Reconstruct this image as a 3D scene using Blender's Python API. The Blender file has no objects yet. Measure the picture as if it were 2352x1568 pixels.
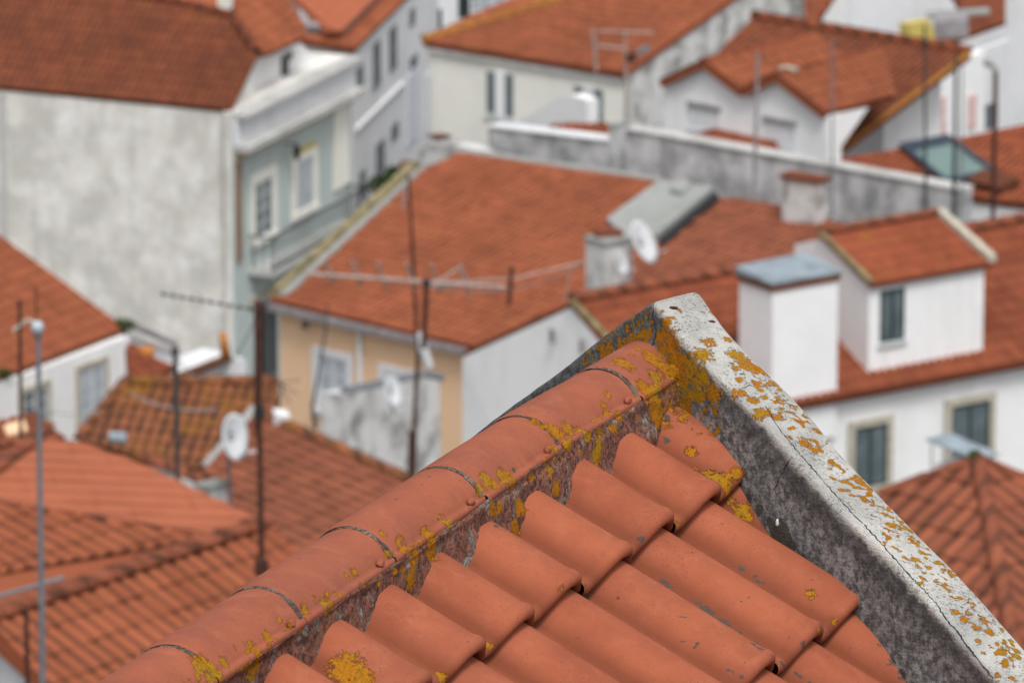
import bpy, bmesh, math, random
import numpy as np
from mathutils import Vector, Matrix, noise as mnoise
from mathutils.bvhtree import BVHTree
random.seed(7); rng = np.random.default_rng(7)
S = bpy.context.scene
# ------------------------------------------------------------------ camera, light
CAMZ = 55.0; PITCH = math.radians(14.5); FOC = 240.0
cd = bpy.data.cameras.new('camera'); cam = bpy.data.objects.new('camera', cd)
S.collection.objects.link(cam); S.camera = cam
cam.location = (0, 0, CAMZ); cam.rotation_euler = (math.pi/2 - PITCH, 0, 0)
cd.lens = FOC; cd.sensor_width = 36; cd.clip_start = .5; cd.clip_end = 6000
cd.dof.use_dof = True; cd.dof.focus_distance = 11.6; cd.dof.aperture_fstop = 15.0
S.view_settings.view_transform = 'Standard'; S.view_settings.look = 'None'
S.view_settings.exposure = 0.6; S.view_settings.gamma = 1
W = bpy.data.worlds.new('World'); S.world = W; W.use_nodes = True
SUN_EL, SUN_AZ = math.radians(60), math.radians(166)   # azimuth clockwise from +Y
nt = W.node_tree; nt.nodes.clear()
sky = nt.nodes.new('ShaderNodeTexSky'); sky.sky_type = 'NISHITA'; sky.sun_disc = False
sky.sun_elevation = SUN_EL; sky.sun_rotation = SUN_AZ; sky.air_density = 1.0; sky.dust_density = 4.0
hs = nt.nodes.new('ShaderNodeHueSaturation'); hs.inputs['Saturation'].default_value = .14
bg = nt.nodes.new('ShaderNodeBackground'); bg.inputs[1].default_value = .12
wo = nt.nodes.new('ShaderNodeOutputWorld')
nt.links.new(sky.outputs[0], hs.inputs['Color']); nt.links.new(hs.outputs[0], bg.inputs[0]); nt.links.new(bg.outputs[0], wo.inputs[0])
sd = bpy.data.lights.new('sun', 'SUN'); sd.energy = 1.3; sd.angle = math.radians(16); sd.color = (1, .975, .94)
sun = bpy.data.objects.new('sun', sd); S.collection.objects.link(sun); sun.location = (0, 0, 120)
sv = Vector((math.sin(SUN_AZ)*math.cos(SUN_EL), math.cos(SUN_AZ)*math.cos(SUN_EL), math.sin(SUN_EL)))
sun.rotation_euler = sv.to_track_quat('Z', 'Y').to_euler()

# ------------------------------------------------------------------ measuring helpers (photo measured on a 2352 px wide copy)
FP = FOC/36*2352
CO, SI = math.cos(PITCH), math.sin(PITCH)
CAM = np.array([0, 0, CAMZ])
def ray(p):
    x = (p[0]-1176)/FP; y = (784-p[1])/FP
    return np.array([x, CO + y*SI, -SI + y*CO])
def pz(p, z):
    r = ray(p); return CAM + r*((z-CAMZ)/r[2])
def pd(p, D):
    r = ray(p); return CAM + r*(D/r[1])
def zD(p, D): return pd(p, D)[2]
def proj(q):
    q = np.asarray(q)-CAM
    d = q[1]*CO - q[2]*SI; yy = (q[1]*SI + q[2]*CO)/d
    return np.array([1176 + q[0]/d*FP, 784 - yy*FP])
def nrm(v): v = np.asarray(v, float); return v/np.linalg.norm(v)
class Plane:
    def __init__(s, o, u, v):
        s.o = np.asarray(o, float); s.u = nrm(u); s.v = nrm(v - np.dot(v, s.u)*s.u); s.n = np.cross(s.u, s.v)
        if s.n[2] < 0: s.u = -s.u; s.n = np.cross(s.u, s.v)
    def hit(s, p):
        r = ray(p); return CAM + r*(np.dot(s.o-CAM, s.n)/np.dot(r, s.n))
def grad_plane(o, n):
    n = nrm(n)
    if n[2] < 0: n = -n
    u = nrm(np.cross(np.array([0, 0, 1.]), n)); v = np.cross(n, u)
    return Plane(o, u, v)
def plane3(a, b, c): return grad_plane(a, np.cross(np.subtract(b, a), np.subtract(c, a)))
def plane_eave(a, b, z, c=None, d=None, slope=None, side=1):
    pa, pb = pz(a, z), pz(b, z); u = nrm(pb-pa); best = None
    if slope is not None:
        k = np.array([-u[1], u[0], 0]); k *= side*(1 if k[1] > 0 else -1); s = math.radians(slope)
        return Plane(pa, u, k*math.cos(s)+np.array([0, 0, math.sin(s)]))
    base = pz(c, z); want = math.atan2(-(d[1]-c[1]), d[0]-c[0])
    for sg in (1, -1):
        for deg in np.arange(11, 42, .5):
            s = math.radians(deg); k = np.array([-u[1], u[0], 0])*sg
            v = k*math.cos(s)+np.array([0, 0, math.sin(s)])
            q0, q1 = proj(base), proj(base+v*2); a2 = math.atan2(-(q1[1]-q0[1]), q1[0]-q0[0])
            e = abs((a2-want+math.pi) % (2*math.pi)-math.pi)
            if best is None or e < best[0]: best = (e, v, deg)
    print('plane fit', a, 'slope', best[2], 'err', round(best[0], 3))
    return Plane(pa, u, best[1])
def vray(p, a, b):
    """point where the ray of pixel p meets the vertical plane through a and b"""
    n = np.cross(np.subtract(b, a), np.array([0, 0, 1.])); r = ray(p)
    return CAM + r*(np.dot(np.subtract(a, CAM), n)/np.dot(r, n))

# ------------------------------------------------------------------ object helpers
COL = S.collection
ROOT = {}
def thing(name, label, cat, loc, group=None):
    o = bpy.data.objects.new(name, None); COL.objects.link(o); o.location = Vector([float(x) for x in loc])
    o.empty_display_size = .2; o['label'] = label; o['category'] = cat
    if group: o['group'] = group
    ROOT[o.name] = o; return o
def rootof(o):
    while o.parent: o = o.parent
    return o
def mesh_obj(name, verts, faces, mat, parent=None, smooth=False, uvs=None, loc=None, label=None):
    me = bpy.data.meshes.new(name)
    off = np.array(rootof(parent).location) if parent else (np.array(loc, float) if loc is not None else np.zeros(3))
    me.from_pydata([tuple(np.asarray(v, float)-off) for v in verts], [], [tuple(f) for f in faces])
    if smooth: me.polygons.foreach_set('use_smooth', [True]*len(me.polygons))
    me.materials.append(mat)
    if uvs is not None:
        l = me.uv_layers.new(name='UVMap'); idx = np.zeros(len(me.loops), int); me.loops.foreach_get('vertex_index', idx)
        l.data.foreach_set('uv', np.asarray(uvs, float)[idx].ravel())
    me.update()
    o = bpy.data.objects.new(name, me); COL.objects.link(o)
    if parent: o.parent = parent
    else: o.location = Vector(off)
    if label: o['label'] = label
    return o
class MB:
    def __init__(s): s.v = []; s.f = []
    def add(s, v, f):
        k = len(s.v); s.v += [np.asarray(x, float) for x in v]; s.f += [tuple(i+k for i in q) for q in f]; return s
    def box8(s, b, t):   # bottom quad, top quad
        return s.add(list(b)+list(t), [(3, 2, 1, 0), (4, 5, 6, 7)]+[(i, (i+1) % 4, (i+1) % 4+4, i+4) for i in range(4)])
    def prism(s, poly, vec):
        n = len(poly); vec = np.asarray(vec, float)
        return s.add(list(poly)+[np.asarray(p)+vec for p in poly],
                     [tuple(range(n))[::-1], tuple(range(n, 2*n))]+[(i, (i+1) % n, (i+1) % n+n, i+n) for i in range(n)])
    def drop(s, poly, zb):
        n = len(poly)
        return s.add([(p[0], p[1], zb) for p in poly]+list(poly),
                     [tuple(range(n))[::-1], tuple(range(n, 2*n))]+[(i, (i+1) % n, (i+1) % n+n, i+n) for i in range(n)])
    def obox(s, c, ax, ay, az):  # centre and half-axes
        c, ax, ay, az = map(lambda q: np.asarray(q, float), (c, ax, ay, az))
        return s.box8([c-ax-ay-az, c+ax-ay-az, c+ax+ay-az, c-ax+ay-az], [c-ax-ay+az, c+ax-ay+az, c+ax+ay+az, c-ax+ay+az])
    def tube(s, pts, r, n=10, caps=True):
        pts = [np.asarray(p, float) for p in pts]; rs = r if hasattr(r, '__len__') else [r]*len(pts); k0 = len(s.v)
        for i, p in enumerate(pts):
            t = nrm(pts[min(i+1, len(pts)-1)]-pts[max(i-1, 0)])
            a = nrm(np.cross(t, [0, 0, 1.] if abs(t[2]) < .9 else [1., 0, 0])); b = np.cross(t, a)
            for j in range(n):
                an = 2*math.pi*j/n; s.v.append(p+rs[i]*(a*math.cos(an)+b*math.sin(an)))
        for i in range(len(pts)-1):
            for j in range(n):
                s.f.append((k0+i*n+j, k0+i*n+(j+1) % n, k0+(i+1)*n+(j+1) % n, k0+(i+1)*n+j))
        if caps: s.f.append(tuple(k0+j for j in range(n))[::-1]); s.f.append(tuple(k0+(len(pts)-1)*n+j for j in range(n)))
        return s
    def build(s, name, mat, parent=None, smooth=False, loc=None, label=None):
        o = mesh_obj(name, s.v, s.f, mat, parent, smooth, loc=loc, label=label)
        bm = bmesh.new(); bm.from_mesh(o.data); bmesh.ops.recalc_face_normals(bm, faces=bm.faces); bm.to_mesh(o.data); bm.free()
        return o

# ------------------------------------------------------------------ materials
class NT:
    def __init__(s, name, rough=.85, spec=.25):
        s.m = bpy.data.materials.new(name); s.m.use_nodes = True; s.t = s.m.node_tree
        s.b = s.t.nodes['Principled BSDF']; s.b.inputs['Roughness'].default_value = rough
        s.b.inputs['Specular IOR Level'].default_value = spec
        s.obj = s.n('ShaderNodeTexCoord').outputs['Object']
    def n(s, ty, **kw):
        x = s.t.nodes.new(ty)
        for k, v in kw.items(): setattr(x, k, v)
        return x
    def l(s, a, b): s.t.links.new(a, b)
    def _in(s, node, i, v):
        if hasattr(v, 'is_output') or isinstance(v, bpy.types.NodeSocket): s.l(v, node.inputs[i])
        else: node.inputs[i].default_value = v
    def noise(s, scale, detail=4, rough=.55, vec=None, dist=0, stretch=None):
        x = s.n('ShaderNodeTexNoise'); x.inputs['Scale'].default_value = scale; x.inputs['Detail'].default_value = detail
        x.inputs['Roughness'].default_value = rough; x.inputs['Distortion'].default_value = dist
        v = vec or s.obj
        if stretch:
            mp = s.n('ShaderNodeMapping'); mp.inputs['Scale'].default_value = stretch; s.l(v, mp.inputs[0]); v = mp.outputs[0]
        s.l(v, x.inputs['Vector']); return x.outputs['Fac']
    def vor(s, scale, feature='F1', out='Distance', rnd=1, vec=None):
        x = s.n('ShaderNodeTexVoronoi', feature=feature); x.inputs['Scale'].default_value = scale; x.inputs['Randomness'].default_value = rnd
        s.l(vec or s.obj, x.inputs['Vector']); return x.outputs[out]
    def math(s, op, a, b=0, c=0, clamp=False):
        x = s.n('ShaderNodeMath', operation=op); x.use_clamp = clamp; s._in(x, 0, a); s._in(x, 1, b)
        if op in ('MULTIPLY_ADD', 'WRAP', 'SMOOTH_MIN'): s._in(x, 2, c)
        return x.outputs[0]
    def ramp(s, f, lo, hi, a=0., b=1., smooth=True):
        x = s.n('ShaderNodeMapRange'); x.interpolation_type = 'SMOOTHSTEP' if smooth else 'LINEAR'
        s._in(x, 0, f); x.inputs[1].default_value = lo; x.inputs[2].default_value = hi; x.inputs[3].default_value = a; x.inputs[4].default_value = b
        return x.outputs[0]
    def mix(s, f, a, b, mode='MIX'):
        x = s.n('ShaderNodeMix', data_type='RGBA', blend_type=mode); s._in(x, 0, f)
        for i, v in ((6, a), (7, b)):
            if isinstance(v, tuple): v = (*v, 1) if len(v) == 3 else v
            s._in(x, i, v)
        return x.outputs[2]
    def attr(s, name):
        x = s.n('ShaderNodeAttribute', attribute_type='GEOMETRY', attribute_name=name); return x.outputs['Fac']
    def bump(s, h, strength=.4, dist=.01):
        x = s.n('ShaderNodeBump'); x.inputs['Strength'].default_value = strength; x.inputs['Distance'].default_value = dist
        s._in(x, 'Height', h); s.l(x.outputs[0], s.b.inputs['Normal'])
    def col(s, c):
        if isinstance(c, tuple): s.b.inputs['Base Color'].default_value = (*c, 1)
        else: s.l(c, s.b.inputs['Base Color'])
        return s
    def rgh(s, v): s._in(s.b, 'Roughness', v); return s

def m_plain(name, c, rough=.7, spec=.3, metal=0, var=.15, scale=6):
    t = NT(name, rough, spec); t.b.inputs['Metallic'].default_value = metal
    d = tuple(x*(1-var) for x in c); t.col(t.mix(t.ramp(t.noise(scale, 5), .35, .65), c, d)); return t.m
def m_plaster(name, c, stain=.2, scol=(.22, .22, .21), low=.42, high=.75, big=.5, streak=True, patch=None):
    """painted or rendered wall: big damp patches, fine mottling, rain streaks"""
    t = NT(name, .93, .12)
    a = t.noise(big, 7, .62); b = t.noise(3.5, 6, .6); cst = t.noise(2.2, 7, .7, stretch=(1, 1, .07))
    base = t.mix(t.math('MULTIPLY', t.ramp(b, .3, .7), .5), c, tuple(x*.93 for x in c))
    if patch: base = t.mix(t.ramp(t.noise(big*2.6, 8, .7, dist=.8), .47, .62), base, patch)
    f = t.math('MULTIPLY', t.ramp(a, low, high), stain)
    base = t.mix(f, base, scol)
    if streak: base = t.mix(t.math('MULTIPLY', t.ramp(cst, .48, .8), min(1, stain*1.3)), base, scol)
    t.col(base); t.bump(t.noise(30, 4), .25, .01); return t.m
def m_roof(name, c1, c2, dirt=.35, lichen=.0, lcol=(.32, .16, .02), patch=.3):
    """clay pantiles: one tone per tile, dirt and painted-in shade in the pans, weather patches; uv counts tiles"""
    t = NT(name, .9, .15)
    uv = t.n('ShaderNodeTexCoord').outputs['UV']
    fl = t.n('ShaderNodeVectorMath', operation='FLOOR'); t.l(uv, fl.inputs[0])
    wn = t.n('ShaderNodeTexWhiteNoise', noise_dimensions='2D'); t.l(fl.outputs[0], wn.inputs['Vector'])
    base = t.mix(wn.outputs['Value'], c1, c2)
    dark = tuple(x*.45 for x in c2)
    base = t.mix(t.math('MULTIPLY', t.ramp(t.noise(.45, 5, .6), .42, .72), patch), base, dark)
    sep = t.n('ShaderNodeSeparateXYZ'); t.l(uv, sep.inputs[0])
    fx = t.math('FRACT', sep.outputs[0]); fy = t.math('FRACT', sep.outputs[1])
    pan_shade = t.ramp(t.math('ABSOLUTE', t.math('SUBTRACT', fx, .5)), .10, .30, 1, 0)
    pn = t.math('MULTIPLY', pan_shade, t.ramp(t.noise(1.6, 5, .65), .3, .6, .45, 1.))
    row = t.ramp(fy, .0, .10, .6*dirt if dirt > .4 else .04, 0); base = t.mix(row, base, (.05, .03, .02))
    base = t.mix(t.math('MULTIPLY', pn, dirt, clamp=True), base, (.035, .022, .016))  # dirt stripe, darkened further to stand for shade in the channels
    if lichen > 0:
        lm = t.math('MULTIPLY', t.ramp(t.noise(1.1, 8, .7), .60-.3*lichen, .72-.2*lichen), min(1, .3+.7*lichen))
        base = t.mix(lm, base, t.mix(t.noise(3, 3), lcol, tuple(x*.5 for x in lcol)))
    t.col(base); t.bump(t.noise(40, 4), .2, .005); return t.m

CLAY = (.325, .098, .046); CLAY2 = (.26, .085, .046)
M = {}
M['white'] = m_plaster('white_wall_paint', (.80, .805, .81), .14)
M['white2'] = m_plaster('cool_white_wall_paint', (.70, .71, .73), .2)
M['cream'] = m_plaster('cream_wall_paint', (.78, .77, .71), .12)
M['peach'] = m_plaster('peach_wall_paint', (.78, .53, .34), .10, (.4, .28, .2))
M['teal'] = m_plaster('teal_tiled_wall', (.47, .535, .525), .3)
M['cornice'] = m_plaster('cornice_plaster', (.50, .50, .49), .5, (.16, .15, .13))
M['oldwall'] = m_plaster('weathered_grey_render', (.72, .70, .655), .5, (.36, .35, .32), .38, .66, .9, True, (.80, .80, .78))
M['parapetwall'] = m_plaster('streaked_grey_render', (.56, .56, .565), .85, (.16, .16, .165), .35, .68, 1.1)
M['stained'] = m_plaster('blotchy_render', (.60, .60, .59), .75, (.13, .125, .115), .42, .66, 1.6)
M['concrete'] = m_plaster('concrete', (.30, .31, .30), .5, (.15, .15, .13))
M['roofA'] = m_roof('clay_tiles_orange', CLAY, (.245, .072, .034), .68, .1, (.33, .14, .03))
M['roofB'] = m_roof('clay_tiles_brown', (.23, .068, .031), (.165, .048, .025), .85, .12, (.25, .10, .02), .4)
M['roofC'] = m_roof('clay_tiles_red', (.30, .082, .038), (.21, .056, .027), .66, .05)
M['roofMoss'] = m_roof('lichened_clay_tiles', (.28, .10, .045), (.17, .066, .034), .8, .34, (.30, .14, .015), .4)
M['roofO'] = m_roof('pale_orange_tiles', (.35, .110, .058), (.325, .100, .052), .3, 0, patch=.10)
M['roofFade'] = m_roof('faded_clay_tiles', (.29, .092, .048), (.20, .064, .036), .72, .08, (.2, .1, .03), .35)
M['ridgeochre'] = m_roof('ochre_lichened_ridge', (.31, .11, .035), (.30, .13, .03), .2, .4, (.32, .17, .03))
M['yellow_lichen'] = m_plain('yellow_lichen_coping', (.28, .235, .13), .95, .1, 0, .5, 3)
M['glass'] = m_plain('window_glass', (.12, .155, .17), .12, .6, 0, .3, 2)
M['glasslight'] = m_plain('curtained_glass', (.42, .47, .52), .15, .5, 0, .15, 2)
M['teal_glass'] = m_plain('pale_teal_glass', (.15, .22, .21), .25, .4, 0, .2, 1)
M['dark'] = m_plain('dark_opening', (.02, .022, .025), .5)
M['greenframe'] = m_plain('dark_green_frame', (.03, .05, .048), .5)
M['whiteframe'] = m_plain('white_frame', (.60, .62, .64), .5)
M['stone'] = m_plain('stone_surround', (.47, .44, .36), .85, .2, 0, .25, 8)
M['paint'] = m_plain('pale_shutter_paint', (.40, .42, .41), .6)
M['gutter'] = m_plain('grey_gutter', (.30, .28, .29), .5, .4, 0, .35, 3)
M['zinc'] = m_plain('zinc_sheet', (.33, .40, .45), .35, .5, .3, .35, 2.5)
M['navy'] = m_plain('navy_metal_frame', (.035, .05, .075), .4, .4)
M['rust'] = m_plain('rusty_steel', (.075, .028, .018), .8, .3, 0, .5, 12)
M['darkmetal'] = m_plain('dark_steel', (.05, .05, .05), .6, .4, 0, .3, 10)
M['greymetal'] = m_plain('grey_steel', (.19, .20, .22), .5, .5, .2, .2, 8)
M['alu'] = m_plain('dull_aluminium', (.40, .33, .30), .5, .4, .1, .3, 9)
M['dish'] = m_plain('white_dish_enamel', (.60, .62, .64), .5, .3, 0, .15, 3)
M['wood'] = m_plain('brown_timber', (.25, .14, .08), .8)
M['red'] = m_plain('red_cloth', (.36, .05, .05), .9)
M['pink'] = m_plain('pink_cloth', (.65, .20, .17), .9)
M['lilac'] = m_plain('lilac_cloth', (.64, .66, .72), .9)
M['yellow'] = m_plain('yellow_paint', (.58, .46, .13), .7)
M['pot'] = m_plain('orange_clay_pot', (.50, .20, .05), .85)
M['leaf'] = m_plain('leaf_green', (.05, .085, .02), .8, .2, 0, .6, 14)
M['asphalt'] = m_plaster('paving', (.12, .115, .11), .5, (.05, .05, .05))

# ------------------------------------------------------------------ roofs and walls
TW, TL = .21, .36      # tile column and course of the far roofs
PT = np.linspace(0, 1, 21)
PH = .046*(.5+.5*np.cos(PT*2*math.pi))**.8
def roof(parent, pl, polys, mat, tw=TW, tl=TL, amp=1.15, name='roof', thick=.14, per=5, step=.018, colpx=None, coarse=False):
    """pantiled sheet on plane pl over convex pixel polygons, with a slab under it; returns 3D polygons and the object"""
    u, v, n, o = pl.u, pl.v, pl.n, pl.o
    if colpx is not None:
        a, b = pl.hit(colpx[0]), pl.hit(colpx[1]); v = nrm(b-a); u = nrm(np.cross(v, n))
    mb_v, mb_f, uvs, outs = [], [], [], []
    for poly in polys:
        P3 = [pl.hit(p) if len(p) == 2 else np.asarray(p) for p in poly]; outs.append(P3)
        uv = np.array([[np.dot(q-o, u), np.dot(q-o, v)] for q in P3])
        u0, u1 = uv[:, 0].min()-.05, uv[:, 0].max()+.05; v0, v1 = uv[:, 1].min()-.05, uv[:, 1].max()+.05
        us = np.arange(math.floor(u0/tw)*tw, u1+tw/per, tw/per)
        k0, k1 = math.floor(v0/tl), math.ceil(v1/tl); rows = []
        for k in range(k0, k1): rows += [(k*tl+.001, step), ((k+1)*tl-.001, 0.)]
        fr = (us/tw) % 1.0; ph = np.interp(fr, PT, PH)*amp
        nu, nr = len(us), len(rows)
        jit = {}
        pts = np.zeros((nr, nu, 3)); tuv = np.zeros((nr, nu, 2))
        jn = rng.normal(0, .004, (nr//2+1, int(nu/per)+2))
        ci = np.minimum((np.arange(nu)/per).astype(int), jn.shape[1]-1)
        for i, (vv, hh) in enumerate(rows):
            h = ph+hh+jn[i//2][ci]
            pts[i] = o+np.outer(us, u)+vv*v+np.outer(h, n)
            tuv[i, :, 0] = us/tw; tuv[i, :, 1] = vv/tl
        bm = bmesh.new(); uvl = bm.loops.layers.uv.new('UVMap')
        V = [bm.verts.new(p) for p in pts.reshape(-1, 3)]; T = tuv.reshape(-1, 2)
        cc = uv
        for i in range(nr-1):
            for j in range(nu-1):
                ids = (i*nu+j, i*nu+j+1, (i+1)*nu+j+1, (i+1)*nu+j)
                f = bm.faces.new([V[q] for q in ids])
                cu = (j+.5)/1.0
                for lp, q in zip(f.loops, ids):
                    lp[uvl].uv = T[q]
        cen = sum(P3)/len(P3)
        for a, b in zip(P3, P3[1:]+P3[:1]):
            nn = np.cross(b-a, n)
            if np.dot(nn, cen-a) > 0: nn = -nn
            geom = list(bm.verts)+list(bm.edges)+list(bm.faces)
            bmesh.ops.bisect_plane(bm, geom=geom, plane_co=Vector(a), plane_no=Vector(nn), clear_outer=True)
        bm.verts.index_update(); k = len(mb_v)
        for w in bm.verts: mb_v.append(np.array(w.co))
        for f in bm.faces:
            mb_f.append(tuple(w.index+k for w in f.verts)); uvs += [tuple(lp[uvl].uv) for lp in f.loops]
        bm.free()
        # slab
        k = len(mb_v); m_ = len(P3)
        mb_v += [q-n*thick for q in P3]+[q-n*.004 for q in P3]
        fs = [tuple(k+i for i in range(m_)), tuple(k+m_+i for i in range(m_))]+[(k+i, k+(i+1) % m_, k+(i+1) % m_+m_, k+i+m_) for i in range(m_)]
        mb_f += fs; uvs += [(.1, .1)]*sum(len(f) for f in fs)
    ob = mesh_obj(name, mb_v, mb_f, mat, parent)
    l = ob.data.uv_layers.new(name='UVMap'); l.data.foreach_set('uv', np.array(uvs, float).ravel())
    return outs, ob
def caps(parent, a, b, mat, r=.10, lift=.03, name='ridge_cap', seg=.4):
    """row of half-round ridge tiles from a to b"""
    a, b = np.asarray(a, float), np.asarray(b, float); L = np.linalg.norm(b-a); t = (b-a)/L
    s = nrm(np.cross(t, [0, 0, 1.])); up = np.cross(s, t); mb = MB(); n = max(1, int(L/seg)); V = []; F = []
    for i in range(n):
        p0 = a+t*(L*i/n)+up*lift; p1 = a+t*(L*(i+1)/n)+up*lift; k = len(V)
        for p, rr in ((p0, r*1.1), (p1, r*.92)):
            for j in range(9):
                an = math.pi*j/8; V.append(p+s*math.cos(an)*rr+up*math.sin(an)*rr)
        F += [(k+j, k+j+1, k+10+j, k+9+j) for j in range(8)]+[tuple(range(k, k+9)), tuple(range(k+9, k+18))]
    return mesh_obj(name, V, F, mat, parent, uvs=[(i*.1, i*.07) for i in range(len(V))])
def body(parent, P3, zb, mat, inset=.15, drop=.12, name='wall'):
    """walls under a roof polygon down to zb; returns the top corners"""
    c = sum(P3)/len(P3); out = []
    for q in P3:
        d = c-q; d[2] = 0; L = np.linalg.norm(d); out.append(q+d/L*inset-np.array([0, 0, drop]))
    mb = MB().drop(out, zb); mb.build(name, mat, parent); return out
def house(label, loc, cat='house', name='house', group=None): return thing(name, label, cat, loc, group)
def window(parent, a, b, rect, frame=M['whiteframe'], pane=M['glass'], sur=None, leaves=2, bars=2, proud=.03, fw=.05, name='window', sw=.12, sill=True):
    """window on the vertical wall through a, b; rect is its photo box"""
    x0, y0, x1, y1 = rect; yc = (y0+y1)/2; xc = (x0+x1)/2
    A, B = vray((x0, yc), a, b), vray((x1, yc), a, b); zt, zb = vray((xc, y0), a, b)[2], vray((xc, y1), a, b)[2]
    u = nrm([B[0]-A[0], B[1]-A[1], 0]); w = np.linalg.norm((B-A)[:2]); n = np.array([u[1], -u[0], 0])
    if np.dot(n, CAM-A) < 0: n = -n
    C = (A+B)/2; C[2] = (zt+zb)/2; h = (zt-zb); Z = np.array([0, 0, 1.])
    def box(mb, cx, cz, hw, hh, dep, back=.03):   # proud by dep
        mb.obox(C+u*cx+Z*cz+n*(dep-back)/2, u*hw, n*(dep+back)/2, Z*hh)
    fr = MB()
    box(fr, 0, h/2-fw/2, w/2, fw/2, proud); box(fr, 0, -h/2+fw/2, w/2, fw/2, proud)
    for s in (-1, 1): box(fr, s*(w/2-fw/2), 0, fw/2, h/2-fw, proud)
    for i in range(1, leaves): box(fr, -w/2+w*i/leaves, 0, fw*.6, h/2-fw, proud-.002)
    for j in range(1, bars+1 if bars else 0):
        box(fr, 0, -h/2+h*j/(bars+1), w/2-fw, fw*.25, proud-.008)
    f = fr.build(name, frame, parent)
    p = MB(); box(p, 0, 0, w/2-fw*.5, h/2-fw*.5, .012); p.build('pane', pane, f)
    if sur:
        q = MB(); d = .06
        box(q, 0, h/2+sw/2, w/2+sw, sw/2, d); box(q, 0, -h/2-sw/3, w/2+sw, sw/3, d+.03)
        for s in (-1, 1): box(q, s*(w/2+sw/2), 0, sw/2, h/2, d)
        q.build('surround', sur, f)
    elif sill:
        q = MB(); box(q, 0, -h/2-.04, w/2+.06, .04, proud+.04); q.build('sill', M['whiteframe'], f)
    return f
def wallbox(parent, a, b, rect, mat, dep, name):
    """flat feature on the wall through a,b (band, pilaster, panel)"""
    x0, y0, x1, y1 = rect; yc = (y0+y1)/2; xc = (x0+x1)/2
    A, B = vray((x0, yc), a, b), vray((x1, yc), a, b); zt, zb = vray((xc, y0), a, b)[2], vray((xc, y1), a, b)[2]
    u = nrm([B[0]-A[0], B[1]-A[1], 0]); w = np.linalg.norm((B-A)[:2]); n = np.array([u[1], -u[0], 0])
    if np.dot(n, CAM-A) < 0: n = -n
    C = (A+B)/2; C[2] = (zt+zb)/2
    return MB().obox(C+n*(dep-.02)/2, u*w/2, n*(dep+.02)/2, np.array([0, 0, (zt-zb)/2])).build(name, mat, parent)
def band(parent, a3, b3, z0, z1, mat, dep, name, f0=0., f1=1., back=.03):
    a3, b3 = np.asarray(a3, float), np.asarray(b3, float); d = b3-a3; u = nrm([d[0], d[1], 0]); n = np.array([u[1], -u[0], 0])
    if np.dot(n, CAM-a3) < 0: n = -n
    p, q = a3+d*f0, a3+d*f1; c = (p+q)/2; c[2] = (z0+z1)/2; w = np.linalg.norm((q-p)[:2])
    return MB().obox(c+n*(dep-back)/2, u*w/2, n*(dep+back)/2, np.array([0, 0, (z1-z0)/2])).build(name, mat, parent)
def base(p): return (p[0], p[1], GZ(p[1]))
def GZ(y):
    return CAMZ+float(np.interp(y, [-400, -20, 0, 14, 40, 70, 100, 135, 160, 185, 260], [-2, -6, -8, -13, -20, -28, -36, -44, -49, -52, -53]))

# ------------------------------------------------------------------ ground
def ground():
    xs = np.concatenate([[-3000, -800, -200], np.arange(-60, 61, 6.), [200, 800, 3000]]); ys = np.concatenate([[-400, -100, -20], np.arange(0, 270, 7.), [400, 900, 2500, 5000]])
    V = [(x, y, GZ(y)+.25*mnoise.noise(Vector((x*.1, y*.1, 0)))) for y in ys for x in xs]; n = len(xs)
    F = [(i*n+j, i*n+j+1, (i+1)*n+j+1, (i+1)*n+j) for i in range(len(ys)-1) for j in range(n-1)]
    g = mesh_obj('ground', V, F, M['asphalt']); g['kind'] = 'structure'; return g
ground()
# ------------------------------------------------------------------ more builders
UP = np.array([0, 0, 1.])
def facet(parent, poly, a, b, thick, mat, name, off=0.):
    """wall whose face is the photo outline laid on the vertical plane a-b, with real thickness behind"""
    u = nrm([b[0]-a[0], b[1]-a[1], 0]); n = np.array([u[1], -u[0], 0])
    if np.dot(n, CAM-a) < 0: n = -n
    P = [vray(p, a+n*off, b+n*off) if len(p) == 2 else np.asarray(p) for p in poly]
    MB().prism(P, -n*thick).build(name, mat, parent); return P
def wallrun(parent, p0, p1, a, b, zb, thick, mat, name='wall', cop=None, cm=None):
    A, B = vray(p0, a, b), vray(p1, a, b); u = nrm([B[0]-A[0], B[1]-A[1], 0]); n = np.array([u[1], -u[0], 0])
    if np.dot(n, CAM-A) < 0: n = -n
    Ab, Bb = A.copy(), B.copy(); Ab[2] = zb; Bb[2] = zb
    MB().prism([Ab, Bb, B, A], -n*thick).build(name, mat, parent)
    if cop:
        MB().prism([A+n*.05, B+n*.05, B+n*.05+UP*cop, A+n*.05+UP*cop], -n*(thick+.1)).build('coping', cm, parent)
    return A, B, n
def raised(parent, pl, poly, up, mat, name, dn=.2):
    P = [pl.hit(p)-pl.n*dn for p in poly]; return MB().prism(P, pl.n*(up+dn)).build(name, mat, parent)
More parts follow.
